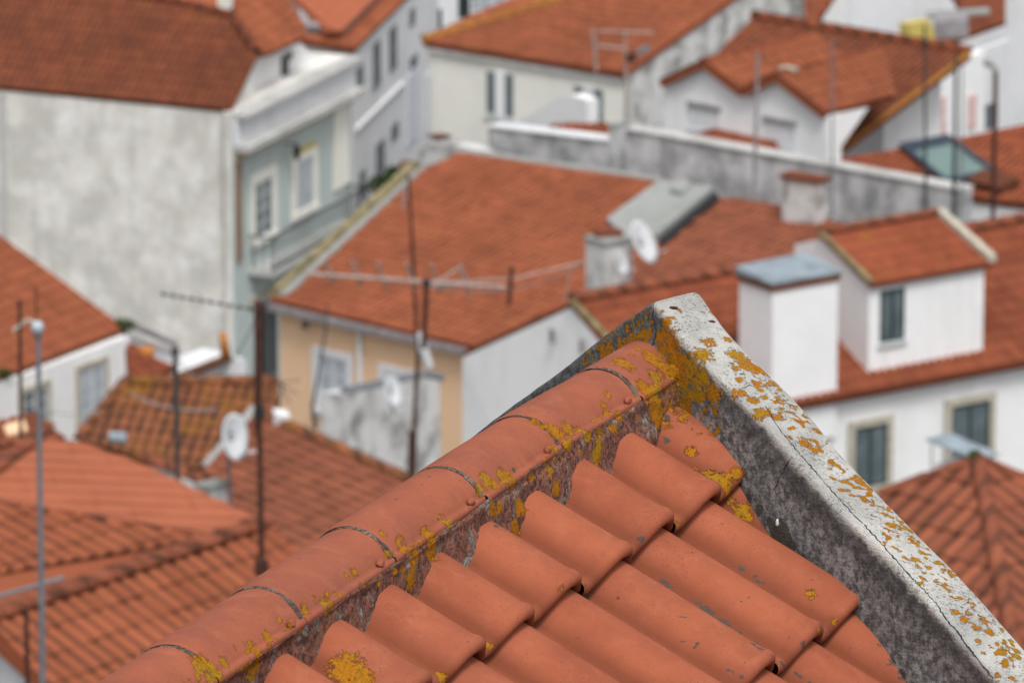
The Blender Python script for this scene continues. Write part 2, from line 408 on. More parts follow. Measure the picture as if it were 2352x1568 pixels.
def chimney(parent, C, dl, ll, dr, lr, h, mat, capmat=None, caph=.12, over=.06, name='chimney', down=.6, top=None):
    dl, dr = nrm([dl[0], dl[1], 0]), nrm([dr[0], dr[1], 0]); b = [C, C+dl*ll, C+dl*ll+dr*lr, C+dr*lr]
    o = MB().box8([q-UP*down for q in b], [q+UP*h for q in b]).build(name, mat, parent)
    if capmat:
        e = [C-(dl+dr)*over, C+dl*(ll+over)-dr*over, C+dl*(ll+over)+dr*(lr+over), C+dr*(lr+over)-dl*over]
        MB().box8([q+UP*h for q in e], [q+UP*(h+caph) for q in e]).build('chimney_cap', capmat, o)
    if top:
        e = [C-(dl+dr)*over*1.6, C+dl*(ll+over*1.6)-dr*over*1.6, C+dl*(ll+over*1.6)+dr*(lr+over*1.6), C+dr*(lr+over*1.6)-dl*over*1.6]
        MB().box8([q+UP*(h+caph+.002) for q in e], [e[0]+UP*(h+caph+.05), e[1]+UP*(h+caph+.16), e[2]+UP*(h+caph+.20), e[3]+UP*(h+caph+.05)]).build('cover_sheet', top, o)
    return o
def dish(label, c, R, n, foot, mat=None, group='satellite dishes'):
    """offset satellite dish with shell, feed arm and mast"""
    n = nrm(n); t = nrm(np.cross(n, UP)); b = np.cross(t, n); r_ = thing('satellite_dish', label, 'satellite dish', foot, group)
    V, F = [c-n*.10*R], []; K, J = 5, 28
    for side in (0, 1):
        for i in range(1, K+1):
            rr = R*i/K
            for j in range(J):
                an = 2*math.pi*j/J; V.append(c+(t*math.cos(an)+b*math.sin(an)*1.06)*rr+n*(.22*R*(rr/R)**2-.10*R-side*.012))
    V.append(c-n*(.10*R+.012)); last = len(V)-1
    for side in (0, 1):
        o = 1+side*K*J; apex = 0 if side == 0 else last
        F += [(apex, o+j, o+(j+1) % J) for j in range(J)]
        for i in range(K-1): F += [(o+i*J+j, o+i*J+(j+1) % J, o+(i+1)*J+(j+1) % J, o+(i+1)*J+j) for j in range(J)]
    o1, o2 = 1+(K-1)*J, 1+K*J+(K-1)*J; F += [(o1+j, o1+(j+1) % J, o2+(j+1) % J, o2+j) for j in range(J)]
    mesh_obj('reflector', V, F, M['dish'], r_, True)
    f = c+n*R*.8-b*R*.75
    MB().tube([c-b*R*1.0-n*.02, f], .009).build('feed_arm', M['greymetal'], r_)
    MB().tube([f-n*.05, f+n*.07], [.022, .018]).build('feed_horn', M['dish'], r_)
    back = c-n*(.16*R+.05)
    MB().tube([c-n*.1*R, back, (back+foot)/2+UP*0, foot] if foot[2] < c[2]-1.2*R else [c-n*.1*R, back, foot], .025).build('mast', M['greymetal'], r_)
    return r_
def mast(label, pts, r, mat, cat='antenna', name='antenna', group=None):
    r_ = thing(name, label, cat, pts[0], group); MB().tube(pts, r).build('mast', mat, r_); return r_
def yagi(parent, a, b, n, el, eldir, mat, rb=.012, re=.008, name='boom'):
    bo = MB().tube([a, b], rb).build(name, mat, parent)
    for i in range(n):
        c = a+(b-a)*(i+.5)/n; l = el*(1-.25*i/n)
        MB().tube([c-eldir*l, c+eldir*l], re, 6).build('element', mat, bo)
    return bo
def leaves(label, cat, name, c, R, n, mat, flat=.6, sz=.06, group=None):
    mb = MB()
    for i in range(n):
        d = rng.normal(0, 1, 3); d = d/np.linalg.norm(d)*rng.random()**.4; p = c+d*R*np.array([1, 1, flat])
        a = nrm(rng.normal(0, 1, 3)); b = nrm(np.cross(a, rng.normal(0, 1, 3))); s = sz*rng.uniform(.6, 1.4)
        mb.add([p-a*s, p+b*s*.5, p+a*s, p-b*s*.5], [(0, 1, 2, 3)])
    mb.tube([c-UP*R*1.2, c], .02, 5)
    o = mesh_obj(name, mb.v, mb.f, mat, loc=c-UP*R); o['label'] = label; o['category'] = cat
    if group: o['group'] = group
    return o

# ================================================================== houses, far to near
M['whitestain'] = m_plaster('stained_white_render', (.72, .72, .71), .6, (.25, .25, .24), .42, .7, 1.6)
HG = 'white houses with clay tile roofs'
M['pinkpale'] = m_plain('washed_pink_cloth', (.66, .46, .43), .9)
# --- pale apartment blocks at the top edge
h = house('pale facade with dark windows peeking above the cream house at the top edge', base(pd((1100, 40), 232)), 'building', 'apartment_building')
a, b = pd((930, 40), 232), pd((1260, 20), 236)
facet(h, [(925, -60), (1260, -60), (1260, 100), (925, 200)], a, b, 6, M['white2'], 'wall')
for r in [(1052, -30, 1078, 42), (1000, 22, 1014, 74), (960, -20, 974, 30)]: window(h, a, b, r, M['greenframe'], M['dark'], None, 2, 1)
window(h, a, b, (1085, -40, 1205, 14), M['greymetal'], M['glasslight'], None, 4, 0)
h = house('salmon tiled roof at the top edge behind the brown tiled roof', base(pd((400, 0), 205)), 'house')
pl = plane_eave((250, 40), (560, 62), zD((400, 45), 203), slope=20, side=1)
P, _ = roof(h, pl, [[(150, -60), (640, -60), (640, 50), (150, 40)]], M['roofO']); body(h, P[0], GZ(205), M['white2'])

# --- street facade house with narrow windows (second from left at the top)
h = house('tall white town house seen edge-on down the street, narrow grey windows', base(pd((870, 300), 194)), 'house', 'house', HG)
z2 = zD((817, 112), 190); c0, c1 = pz((817, 112), z2), pz((1010, -78), z2)
pl = plane_eave((817, 112), (931, 1), z2, slope=24, side=1)
P, _ = roof(h, pl, [[(817, 112), (975, -44), (880, -60), (690, 60), (690, 93)]], M['roofA'])
raised(h, pl, [(668, 79), (786, 86), (880, -8), (866, -8), (782, 74), (668, 66)], .28, M['gutter'], 'gutter')
P2, _ = roof(h, Plane(pl.o+UP*.35, pl.u, pl.v), [[(640, -40), (694, 12), (752, 72), (784, 74), (900, -40)]], M['roofO'])
w0, w1 = pz((811, 118), z2-.15), pz((1006, -66), z2-.15); wb = pz((690, 100), z2-.15)
MB().drop([w0, w1, w1+(wb-w0), wb], GZ(192)).build('wall', M['white2'], h)
for r in [(818, 152, 833, 216), (856, 96, 873, 202), (893, 62, 910, 162), (941, 128, 957, 203), (898, 284, 914, 322), (863, 325, 882, 404), (825, 392, 838, 447), (940, 20, 952, 60)]:
    window(h, w0, w1, r, M['greymetal'], M['glass'], None, 2, 1, sill=False)
o = wallbox(h, w0, w1, (932, 165, 958, 325), M['lilac'], .05, 'lilac_door'); o = wallbox(h, w0, w1, (975, 170, 988, 300), M['lilac'], .05, 'lilac_door')
wallbox(h, w0, w1, (815, 240, 925, 247), M['white'], .08, 'string_course')

# --- brown roofed house with grey party wall and blue tiled street front
h = house('brown-roofed house at upper left with blotchy grey side wall and blue balcony front', base(pd((300, 600), 182)), 'house', 'house', HG)
z1 = zD((527, 253), 180)
pl = plane_eave((0, 201), (527, 253), z1, (527, 253), (588, 125))
P, ro = roof(h, pl, [[(-70, 195), (527, 253), (589, 124), (577, 106), (533, 38), (440, 14), (200, -30), (-70, -70)]], M['roofB'], per=6)
caps(h, pl.hit((589, 122)), pl.hit((533, 38)), M['roofB'], .13); caps(h, pl.hit((533, 38)), pl.hit((440, 14)), M['roofB'], .13); caps(h, pl.hit((440, 14)), pl.hit((200, -30)), M['roofB'], .13)
ph = pl.hit((588, 125)); pl2 = plane3(ph, pl.hit((533, 38)), pz((700, 74), ph[2]-.1))
roof(h, pl2, [[(533, 36), (590, 127), (620, 121), (700, 86), (700, 60), (640, -30), (545, -30)]], M['roofA'])
W1 = body(h, P[0], GZ(181), M['oldwall'], .12)
cb = pl2.hit((560, 34)); chimney(h, pd((556, 34), 186), (-.9, .4), .75, (.5, .87), 1.0, 1.3, M['cream'], None, down=1.2)
zc = z1-.05; a, b = pz((533, 263), zc), pz((806, 128), zc); d = b-a; n = nrm([d[1], -d[0], 0]); a = a+nrm(d)*.05
MB().drop([a, b, b-n*.06, a-n*.06], GZ(184)).build('street_front', M['teal'], h)
MB().drop([a-n*.06, b-n*.06, b-n*5, a-n*.25], GZ(184)).build('rear_block', M['oldwall'], h)
facet(h, [(543, 262), (590, 131), (626, 128), (685, 93), (731, 148), (722, 162)], a, b, .5, M['white'], 'attic_wall', -.7)
ta, tb = a-n*.7, b-n*.7
wallbox(h, ta, tb, (646, 128, 660, 196), M['dark'], .05, 'attic_opening'); wallbox(h, ta, tb, (663, 118, 668, 135), M['dark'], .05, 'attic_vent')
band(h, a, b, zc-.12, zc, M['cornice'], .40, 'cornice'); band(h, a, b, zc-.86, zc-.12, M['white2'], .12, 'frieze')
band(h, a, b, zc-1.04, zc-.86, M['cornice'], .50, 'cornice'); band(h, a, b, zc-1.10, zc-1.04, M['wood'], .42, 'soffit_board')
band(h, a, b, zc-1.36, zc-1.10, M['stone'], .06, 'architrave')
wallbox(h, a, b, (541, 372, 551, 600), M['wood'], .07, 'corner_strip'); wallbox(h, a, b, (764, 232, 797, 430), M['cream'], .07, 'pilaster')
window(h, a, b, (583, 412, 624, 542), M['whiteframe'], M['glass'], M['cream'], 2, 3, name='balcony_door', sw=.28, sill=False)
window(h, a, b, (678, 364, 717, 478), M['paint'], M['glasslight'], M['cream'], 2, 2, name='balcony_door', sw=.28, sill=False)
wallbox(h, a, b, (672, 336, 722, 346), M['yellow'], .09, 'lintel_panel')
zf = vray((584, 612), a, b)[2]; f0 = np.dot(vray((570, 600), a, b)-a, nrm(d))/np.linalg.norm(d); f1 = .93
bal = band(h, a, b, zf-.14, zf, M['cornice'], .75, 'balcony', f0, f1)
mb = MB(); q0, q1 = a+(b-a)*f0+n*.70, a+(b-a)*f1+n*.70; L = np.linalg.norm(q1-q0)
for i in range(int(L/.26)+1):
    q = q0+(q1-q0)*(i*.26/L); q = np.array([q[0], q[1], zf]); mb.tube([q, q+UP*.95], .022, 5)
for zz in (.08, .95): mb.tube([np.array([q0[0], q0[1], zf+zz]), np.array([q1[0], q1[1], zf+zz])], .03, 6)
for e in (q0, q1):
    for t in (0, .25, .5): q = e-n*t; q = np.array([q[0], q[1], zf]); mb.tube([q, q+UP*.95], .022, 5)
    mb.tube([np.array([e[0], e[1], zf+.95]), np.array([*(e-n*.68)[:2], zf+.95])], .03, 6)
mb.build('railing', M['dark'], bal)
lp = vray((655, 352), a, b)+n*.35
MB().tube([lp-n*.35+UP*.25, lp+UP*.3, lp+UP*.15, lp-UP*.15], [.02, .03, .12, .07], 8).build('wall_lantern', M['dark'], h)
band(h, a, b, vray((600, 688), a, b)[2]-.0, vray((600, 668), a, b)[2], M['stone'], .10, 'shop_lintel', .12, .5)
wallbox(h, a, b, (588, 694, 634, 866), M['dark'], .03, 'shop_door')
for i, x in enumerate((592, 612, 630)): wallbox(h, a, b, (x, 694, x+3, 866), M['greymetal'], .06, 'door_rail')
window(h, W1[0], W1[1], (18, 700, 60, 760), M['greenframe'], M['dark'], None, 1, 0)
pp = vray((9, 215), W1[0], W1[1]); nn = nrm(np.cross(W1[1]-W1[0], UP)); nn = nn if np.dot(nn, CAM-pp) > 0 else -nn
MB().tube([pp+nn*.1, pp+nn*.1-UP*6], .07).build('downpipe', M['cornice'], h)

# --- cream house, upper middle
h = house('cream house with ochre-ridged roof and tall white-shuttered window, upper middle', base(pd((1200, 300), 188)), 'house', 'house', HG)
z3 = zD((970, 97), 188)
pl = plane_eave((970, 97), (1432, 170), z3, (1432, 170), (1677, 0)); PL3 = pl
P, _ = roof(h, pl, [[(970, 97), (1432, 170), (1848, -119), (1640, -119)]], M['roofA'])
r0, r1 = pl.hit((971, 95)), pl.hit((1400, -6)); caps(h, r0, pl.hit((1560, -80)), M['ridgeochre'], .16, .02)
pl2 = plane3(r0, r1, pz((1180, 4), (r0[2]+r1[2])/2-.15)); roof(h, pl2, [[(969, 92), (1400, -10), (1380, -50), (1230, -20), (1120, 22)]], M['roofA'])
W3 = body(h, P[0], GZ(190), M['cream'], .2)
wa, wb = W3[1], W3[2]; nn = nrm([(wb-wa)[1], -(wb-wa)[0], 0]); nn = nn if np.dot(nn, CAM-wa) > 0 else -nn
Pq = [np.array([wa[0], wa[1], GZ(190)]), np.array([wb[0], wb[1], GZ(190)]), wb, wa]
MB().prism([q+nn*.03 for q in Pq], -nn*.025).build('side_render', M['stained'], h)
window(h, W3[0], W3[1], (1118, 166, 1181, 268), M['paint'], M['glass'], None, 3, 0, fw=.05); wallbox(h, W3[0], W3[1], (1140, 164, 1160, 268), M['white'], .07, 'shutter')
window(h, W3[0], W3[1], (1318, 200, 1388, 290), M['paint'], M['glass'], None, 2, 1, fw=.07); wallbox(h, W3[0], W3[1], (1342, 196, 1364, 290), M['white2'], .07, 'shutter')
band(h, W3[0], W3[1], W3[0][2]-.16, W3[0][2]-.02, M['cornice'], .1, 'cornice')
pp = vray((1438, 190), W3[0], W3[1]); MB().tube([pp+UP*.2, pp-UP*2.2], .06).build('downpipe', M['white2'], h)
# --- small roofs and walls in front of it
h = house('white stepped garden wall sloping up in front of the cream house', base(pd((1250, 260), 170)), 'wall', 'garden_wall')
a, b = pd((1150, 300), 172), pd((1350, 300), 169); facet(h, [(1148, 420), (1148, 294), (1190, 281), (1289, 221), (1312, 218), (1349, 230), (1349, 420)], a, b, .35, M['white'], 'wall')
h = house('low red lean-to roof tucked behind the long grey wall', base(pd((1340, 300), 163)), 'shed', 'lean_to')
pl = plane_eave((1290, 318), (1405, 332), zD((1350, 322), 162), slope=14, side=1)
P, _ = roof(h, pl, [[(1262, 287), (1396, 284), (1412, 326), (1300, 312)]], M['roofC']); body(h, P[0], GZ(163), M['white'])

# --- brown roof and walls, top right
h = house('house at top right with brown hipped roof and pale grey walls', base(pd((2250, 120), 196)), 'house', 'house', HG)
z = zD((2156, 108), 192)
pl = plane_eave((2156, 108), (2326, 45), z, slope=20, side=1)
P, _ = roof(h, pl, [[(2141, 88), (2156, 108), (2326, 46), (2330, 14), (2222, 46)], [(2216, 50), (2330, 14), (2312, -40), (2180, -40)]], M['roofB'])
body(h, [pl.hit(p) for p in [(2141, 88), (2156, 108), (2326, 46), (2330, 14)]], GZ(194), M['white2'])
a, b = pd((1880, 60), 186), pd((2215, 80), 190)
facet(h, [(1905, -40), (2160, -40), (2215, 48), (2140, 90), (2140, 200), (1880, 200), (1880, 55)], a, b, .4, M['white2'], 'rear_wall')
MB().obox(pd((2185, 58), 186), np.array([.45, .1, 0]), np.array([0, .6, 0]), UP*.25).build('water_tank', M['gutter'], h)
MB().obox(pd((2200, 30), 187), np.array([.9, .3, 0]), np.array([0, .3, 0]), UP*.04).build('roof_ledge', M['concrete'], h)
h = house('mustard yellow box on the tiled ridge near the top right corner', base(pd((2115, 80), 183)), 'rooftop box', 'rooftop_box')
a, b = pd((2086, 80), 180), pd((2148, 80), 181); facet(h, [(2086, 56), (2137, 46), (2148, 78), (2145, 130), (2090, 118)], a, b, .3, M['yellow'], 'box')
h = house('narrow wedge of tiled roof beside the white wall at the top edge', base(pd((1875, 10), 182)), 'house')
pl = plane_eave((1800, 64), (1900, 64), zD((1860, 60), 180), slope=24, side=1); P, _ = roof(h, pl, [[(1849, -60), (1950, -60), (1877, 52), (1849, 52)]], M['roofA']); body(h, P[0], GZ(180), M['white'])
h = house('pale grey side wall running down the right edge with a small barred window', base(pd((2340, 150), 180)), 'house', 'house', HG)
a, b = pd((2230, 200), 181), pd((2400, 180), 184); facet(h, [(2236, 400), (2236, 120), (2318, 92), (2318, -40), (2440, -40), (2440, 400)], a, b, .12, M['white2'], 'wall')
window(h, a, b, (2256, 238, 2290, 298), M['greymetal'], M['glass'], None, 2, 1)

# --- white annex wall with washing
h = house('white annex wall between the twin-gabled house and the skylight roof', base(pd((2100, 300), 172)), 'house')
a, b = pd((1935, 352), 169.5), pd((2400, 280), 176); facet(h, [(1925, 420), (1925, 362), (2232, 128), (2262, 120), (2262, 420)], a, b, .35, M['white'], 'wall')
HA, HB = a, b
for r, m_, l in [((2154, 222, 2168, 268), 'pink', 'upper pink cloth hung out to dry beside the antenna poles'), ((2156, 275, 2169, 308), 'pink', 'lower pink cloth hung on the white annex wall'), ((2222, 218, 2238, 292), 'red', 'long faded red cloth hanging on the right of the annex wall')]:
    o = wallbox(None, a, b, r, M['pinkpale'], .07, 'hanging_cloth'); o['label'] = l; o['category'] = 'cloth'; o['group'] = 'washing on the annex wall'

# --- twin gabled house
h = house('white house with two front gables side by side under one long tiled ridge', base(pd((1700, 300), 165)), 'house', 'house', HG)
zr = zD((1731, 43), 169.5); pl = plane_eave((1731, 43), (2226, 125), zr, (1922, 350), (2226, 125))
P, _ = roof(h, pl, [[(1731, 43), (2228, 125), (1924, 352), (1905, 352), (1600, 170)]], M['roofB'])
body(h, [pl.hit(q) for q in [(1745, 52), (2180, 126), (2040, 190), (1790, 105)]], GZ(165), M['white'], .2); caps(h, pl.hit((1731, 41)), pl.hit((2228, 123)), M['roofB'], .16)
caps(h, pl.hit((2226, 128)), pl.hit((1926, 350)), M['ridgeochre'], .08)
ze = zD((1700, 210), 161.5); E0, Vv, E1 = pz((1513, 189), ze), pz((1700, 210), ze), pz((1891, 261), ze); Vv = vray((1700, 210), E0, E1); mid = (E0+Vv)/2
zp = vray((1611, 144), E0, E1)[2]; P1 = vray((1611, 144), E0, E1); P2 = vray((1778, 171), E0, E1); P2[2] = zp = (P1[2]+P2[2])/2; P1[2] = zp
e = nrm(E1-E0); k = np.array([-e[1], e[0], 0]); k = k if k[1] > 0 else -k
for (pk, ev, L) in ((P1, Vv, 4.2), (P2, E1, 4.1), (P1, E0, 3.6), (P2, Vv, 4.1)):
    roof(h, plane3(pk, ev, pk+k), [[pk, ev, ev+k*(L if ev is not E1 else 2.7), pk+k*L]], M['roofA'])
for pk in (P1, P2): caps(h, pk, pk+k*3.3, M['roofC'], .09, 0)
fr = [E0, P1, Vv, P2, E1]; fr = [q+k*.2-UP*.12 for q in fr]; g0, g1 = fr[0].copy(), fr[-1].copy(); g0[2] = g1[2] = GZ(163)
MB().prism([g0]+fr+[g1], k*.5).build('gable_wall', M['white'], h)
sa_, sb_ = fr[-1]-e*.05, fr[-1]-e*.05+k
sw_ = [vray((1898, 264), sa_, sb_), vray((1995, 247), sa_, sb_), vray((1926, 346), sa_, sb_), vray((1898, 372), sa_, sb_)]
MB().prism(sw_, -e*.2).build('side_wall', M['white'], h)
for r in [(1584, 246, 1652, 300), (1757, 281, 1827, 335)]: window(h, fr[0], fr[-1], r, M['whiteframe'], M['white2'], None, 1, 3); 
for r in [(1582, 238, 1656, 247), (1754, 272, 1830, 281)]: wallbox(h, fr[0], fr[-1], r, M['gutter'], .08, 'roller_box')
MB().obox(P2+k*.6-e*.05+UP*.06, e*.22, k*.1, UP*.04).build('pale_slab', M['stone'], h)
h = house('faded red awning roof over the terrace of the twin-gabled house', base(pd((1690, 320), 161)), 'awning', 'awning')
pl = plane_eave((1591, 316), (1790, 350), zD((1690, 332), 160.5), slope=14, side=1); P, _ = roof(h, pl, [[(1590, 310), (1650, 293), (1782, 319), (1792, 348), (1700, 335)]], M['roofC'], amp=.2)
for q in (P[0][0], P[0][3], P[0][4]): MB().tube([q-UP*3, q-UP*.1], .03).build('post', M['greymetal'], h)

# --- skylight roof at right
h = house('tiled roof at the right edge with a large dark-framed skylight', base(pd((2200, 420), 163)), 'house', 'house', HG)
z9 = zD((1934, 384), 159.5); pl = plane_eave((1934, 384), (2207, 437), z9, slope=19, side=1)
P, _ = roof(h, pl, [[(1932, 362), (2078, 341), (2440, 268), (2440, 482), (2225, 452), (1934, 386)]], M['roofC']); body(h, P[0], GZ(161), M['white'], .2)
sk = [pl.hit(p) for p in [(2068, 347), (2180, 325), (2300, 412), (2176, 436)]]
MB().prism([q+pl.n*.02 for q in sk], pl.n*.10).build('skylight', M['navy'], h); sko = [c for c in bpy.data.objects if c.name.startswith('skylight')][-1]
cc = sum(sk)/4; mb = MB()
for i in range(4):
    p, q = sk[i], sk[(i+1) % 4]; w = .34 if i == 0 else .18; pi, qi = p+(cc-p)*w, q+(cc-q)*w; mb.prism([p+pl.n*.12, q+pl.n*.12, qi+pl.n*.12, pi+pl.n*.12], pl.n*.10)
mb.build('frame', M['navy'], sko); MB().prism([q+(cc-q)*.18+pl.n*.125 for q in sk], pl.n*.03).build('pane', M['teal_glass'], sko)
raised(h, pl, [(2222, 434), (2262, 408), (2345, 430), (2300, 452)], .25, M['roofB'], 'tile_patch')

# --- long grey wall
h = house('long streaked grey wall with thin white coping crossing behind the middle roofs', base(pd((1600, 400), 158)), 'wall', 'boundary_wall')
za = zD((1435, 296), 158); A5, B5 = pz((1435, 296), za), pz((2207, 434), za)
wallrun(h, (1438, 298), (2210, 438), A5, B5, GZ(158), .4, M['parapetwall'], cop=.045, cm=M['cornice'])
wallrun(h, (1122, 292), (1408, 326), A5, B5, GZ(158), .4, M['parapetwall'], cop=.05, cm=M['white2'])
u5 = nrm(B5-A5); pc = vray((1422, 294), A5, B5); chimney(h, pc-UP*3-u5*.15+np.array([0, -.06, 0]), -u5, .16, np.array([-u5[1], u5[0], 0]), .5, 3.02, M['parapetwall'], M['concrete'], .04, .02, 'pillar')
facet(h, [(962, 470), (962, 345), (985, 330), (1040, 333), (1128, 352), (1128, 470)], A5, B5, .5, M['stained'], 'end_block', .3)
chimney(None, vray((1010, 345), A5, B5)+np.array([0, -.25, 0]), (-.7, .7), .3, (.8, .6), .3, .32, M['stained'], M['roofMoss'], .07, .03, 'chimney')
o = [q for q in bpy.data.objects if q.name.startswith('chimney') and not q.parent and q.type == 'MESH' and 'label' not in q][0]; o['label'] = 'squat mossy chimney stump at the left end of the grey wall'; o['category'] = 'chimney'

# --- middle house, peach front
h = house('middle house with wide orange tiled roof, peach front and grey gutter', base(pd((850, 850), 141)), 'house', 'house', HG)
z6 = zD((1105, 802), 139)
pl = plane_eave((620, 690), (1105, 802), z6, (1105, 802), (1310, 690)); PL6 = pl
P, _ = roof(h, pl, [[(620, 690), (1180, 819), (1420, 740), (1522, 420), (1060, 352), (952, 398)]], M['roofA'], per=6)
raised(h, pl, [(628, 684), (642, 684), (966, 392), (948, 388)], .22, M['yellow_lichen'], 'lichened_coping')
raised(h, pl, [(642, 684), (664, 682), (985, 384), (966, 392)], .10, M['concrete'], 'verge_flashing')
W6 = body(h, P[0], GZ(142), M['peach'], .22, .16)
band(h, P[0][0], P[0][1], z6-.20, z6-.06, M['gutter'], .10, 'gutter', 0, .87, .06)
window(h, W6[0], W6[1], (733, 820, 800, 945), M['whiteframe'], M['glasslight'], M['white2'], 2, 2, sw=.16, fw=.07)
window(h, W6[0], W6[1], (885, 860, 950, 985), M['whiteframe'], M['glasslight'], M['white2'], 2, 2, sw=.16, fw=.07)
q = vray((831, 762), W6[0], W6[1]); nn = nrm([(W6[1]-W6[0])[1], -(W6[1]-W6[0])[0], 0]); nn = nn if nn[1] < 0 else -nn
MB().tube([q+nn*.06, q+nn*.06-UP*3], .06).build('downpipe', M['white2'], h)
q = vray((715, 742), W6[0], W6[1])+nn*.2; MB().tube([q+UP*.12, q, q-UP*.08], [.03, .08, .05]).build('wall_lantern', M['darkmetal'], h)
caps(h, pl.hit((1062, 350)), pl.hit((1520, 417)), M['concrete'], .10, .0, 'flashing')

# --- roof right of it
h = house('brown-red roofed house behind the tall white chimney, flat grey slab along its left', base(pd((1650, 560), 148)), 'house', 'house', HG)
z7 = PL6.hit((1480, 600))[2]-.25
pl = plane_eave((1380, 640), (1620, 700), z7, (1480, 640), (1680, 545)); PL7 = pl
P, _ = roof(h, pl, [[(1430, 600), (1500, 560), (1632, 449), (1802, 476), (1945, 520), (1945, 640), (1560, 700), (1330, 720)]], M['roofFade'])
body(h, P[0], GZ(148), M['white'], .2)
P8 = Plane(pl.o+pl.n*.12, pl.u, pl.v)
raised(h, P8, [(1395, 512), (1516, 424), (1640, 440), (1512, 548), (1440, 560)], .12, M['concrete'], 'flat_slab')
raised(h, P8, [(1512, 550), (1640, 441), (1650, 450), (1524, 560)], .02, M['dark'], 'gutter_gap')
raised(h, P8, [(1560, 434), (1592, 440), (1570, 462), (1540, 456)], .22, M['concrete'], 'hatch')
q = pl.hit((1880, 520)); chimney(h, q, (-.82, .57), .95, (.57, .82), .4, .95, M['stained'], M['roofC'], .08, .05, down=.3)
q = pd((1391, 682), 137.5); ch = thing('chimney', 'grey chimney block with an orange tile cap and two dishes behind the foreground ridge', 'chimney', q)
chimney(ch, q, (-.62, .78), .66, (.78, .62), .72, 1.08, M['stained'], M['concrete'], .10, .03, 'stack')
MB().obox(q+UP*1.22+np.array([.05, .6, 0]), np.array([.28, .1, 0]), np.array([-.05, .2, 0]), UP*.05).build('tile_cap', M['roofC'], ch)
DN = np.array([.84, -.40, .34])
dish('smaller white dish fixed low on the grey chimney block', pd((1426, 603), 136.3), .27, DN, pd((1412, 612), 137.3))
dish('larger white dish fixed high behind the grey chimney block', pd((1476, 557), 137.3), .45, np.array([.80, -.40, .48]), pd((1446, 575), 138))

# --- low roofs by the party wall, left middle
h = house('low outbuilding with a scrap of red roof between the grey wall and mossy roof', base(pd((430, 850), 165)), 'shed', 'outbuilding')
pl = plane_eave((299, 875), (400, 848), zD((330, 865), 150), slope=20, side=1)
roof(h, pl, [[(290, 795), (300, 790), (400, 845), (350, 876), (296, 882)]], M['roofC'])
a, b = pd((300, 800), 158), pd((560, 830), 160)
facet(h, [(300, 1000), (300, 768), (402, 806), (402, 1000)], a, b, .4, M['white2'], 'wall', -.5)
facet(h, [(398, 1000), (398, 872), (530, 822), (566, 826), (566, 1000)], a, b, 1.2, M['white2'], 'wall')
MB().tube([vray((400, 870), a, b)+UP*.05+np.array([0, -.15, 0]), vray((528, 820), a, b)+UP*.05+np.array([0, -.15, 0])], .11, 8).build('tile_edge', M['roofMoss'], h)
MB().tube([vray((305, 762), a, b)+UP*.05+np.array([0, .4, 0]), vray((402, 804), a, b)+UP*.05+np.array([0, .4, 0])], .08, 8).build('coping', M['gutter'], h)
q = pd((337, 828), 151); o = MB().tube([q, q+UP*.2, q+UP*.32], [.16, .17, .19], 12).build('clay_pot', M['pot'], None, True, loc=q); o['label'] = 'squat orange clay chimney pot on the scrap of red roof'; o['category'] = 'chimney pot'; o['group'] = 'orange clay pots'
q = pd((519, 822), 157); o = MB().tube([q, q+UP*.45+np.array([-.05, 0, 0]), q+UP*.62+np.array([-.08, 0, 0])], [.13, .10, .09], 12).build('clay_pot', M['pot'], None, True, loc=q); o['label'] = 'tall thin orange clay pipe against the foot of the grey wall'; o['category'] = 'chimney pot'; o['group'] = 'orange clay pots'

# --- left house
h = house('white house at the left edge under a steep plain orange roof', base(pd((150, 900), 158)), 'house', 'house', HG)
zz = zD((285, 757), 158); pl = plane_eave((285, 757), (-60, 890), zz, (285, 757), (0, 545))
P, _ = roof(h, pl, [[(287, 757), (-75, 896), (-75, 490)]], M['roofA'])
w = [pz((298, 772), zz-.1), pz((-75, 908), zz-.1), P[0][2]-UP*.2]; w.insert(0, w[2]*0+pz((298, 772), zz-.1)+nrm(P[0][2]-P[0][0])*np.array([1, 1, 0])*3.)
MB().drop([w[1], w[2], w[3], w[0]], GZ(160)).build('wall', M['white'], h)
window(h, w[1], w[2], (180, 838, 240, 978), M['whiteframe'], M['glasslight'], M['stone'], 2, 3, sw=.12, fw=.06)
window(h, w[1], w[2], (50, 892, 108, 1010), M['whiteframe'], M['glass'], M['stone'], 2, 3, sw=.12, fw=.06)
eb = MB(); 
for i in range(24):
    q = P[0][0]+(P[0][1]-P[0][0])*(i+.5)/24-UP*.08; eb.tube([q-pl.v*.02, q+pl.v*.3], .06, 7)
eb.build('eave_tiles', M['roofMoss'], h)
leaves('tuft of dark green weed on the right corner of the left roof', 'plant', 'weed', P[0][0]+UP*.12, .28, 160, M['leaf'], .7)
leaves('green moss cushion on the eave at the far left edge', 'plant', 'weed', P[0][0]+(P[0][1]-P[0][0])*.78+UP*.08, .25, 130, M['leaf'], .4)

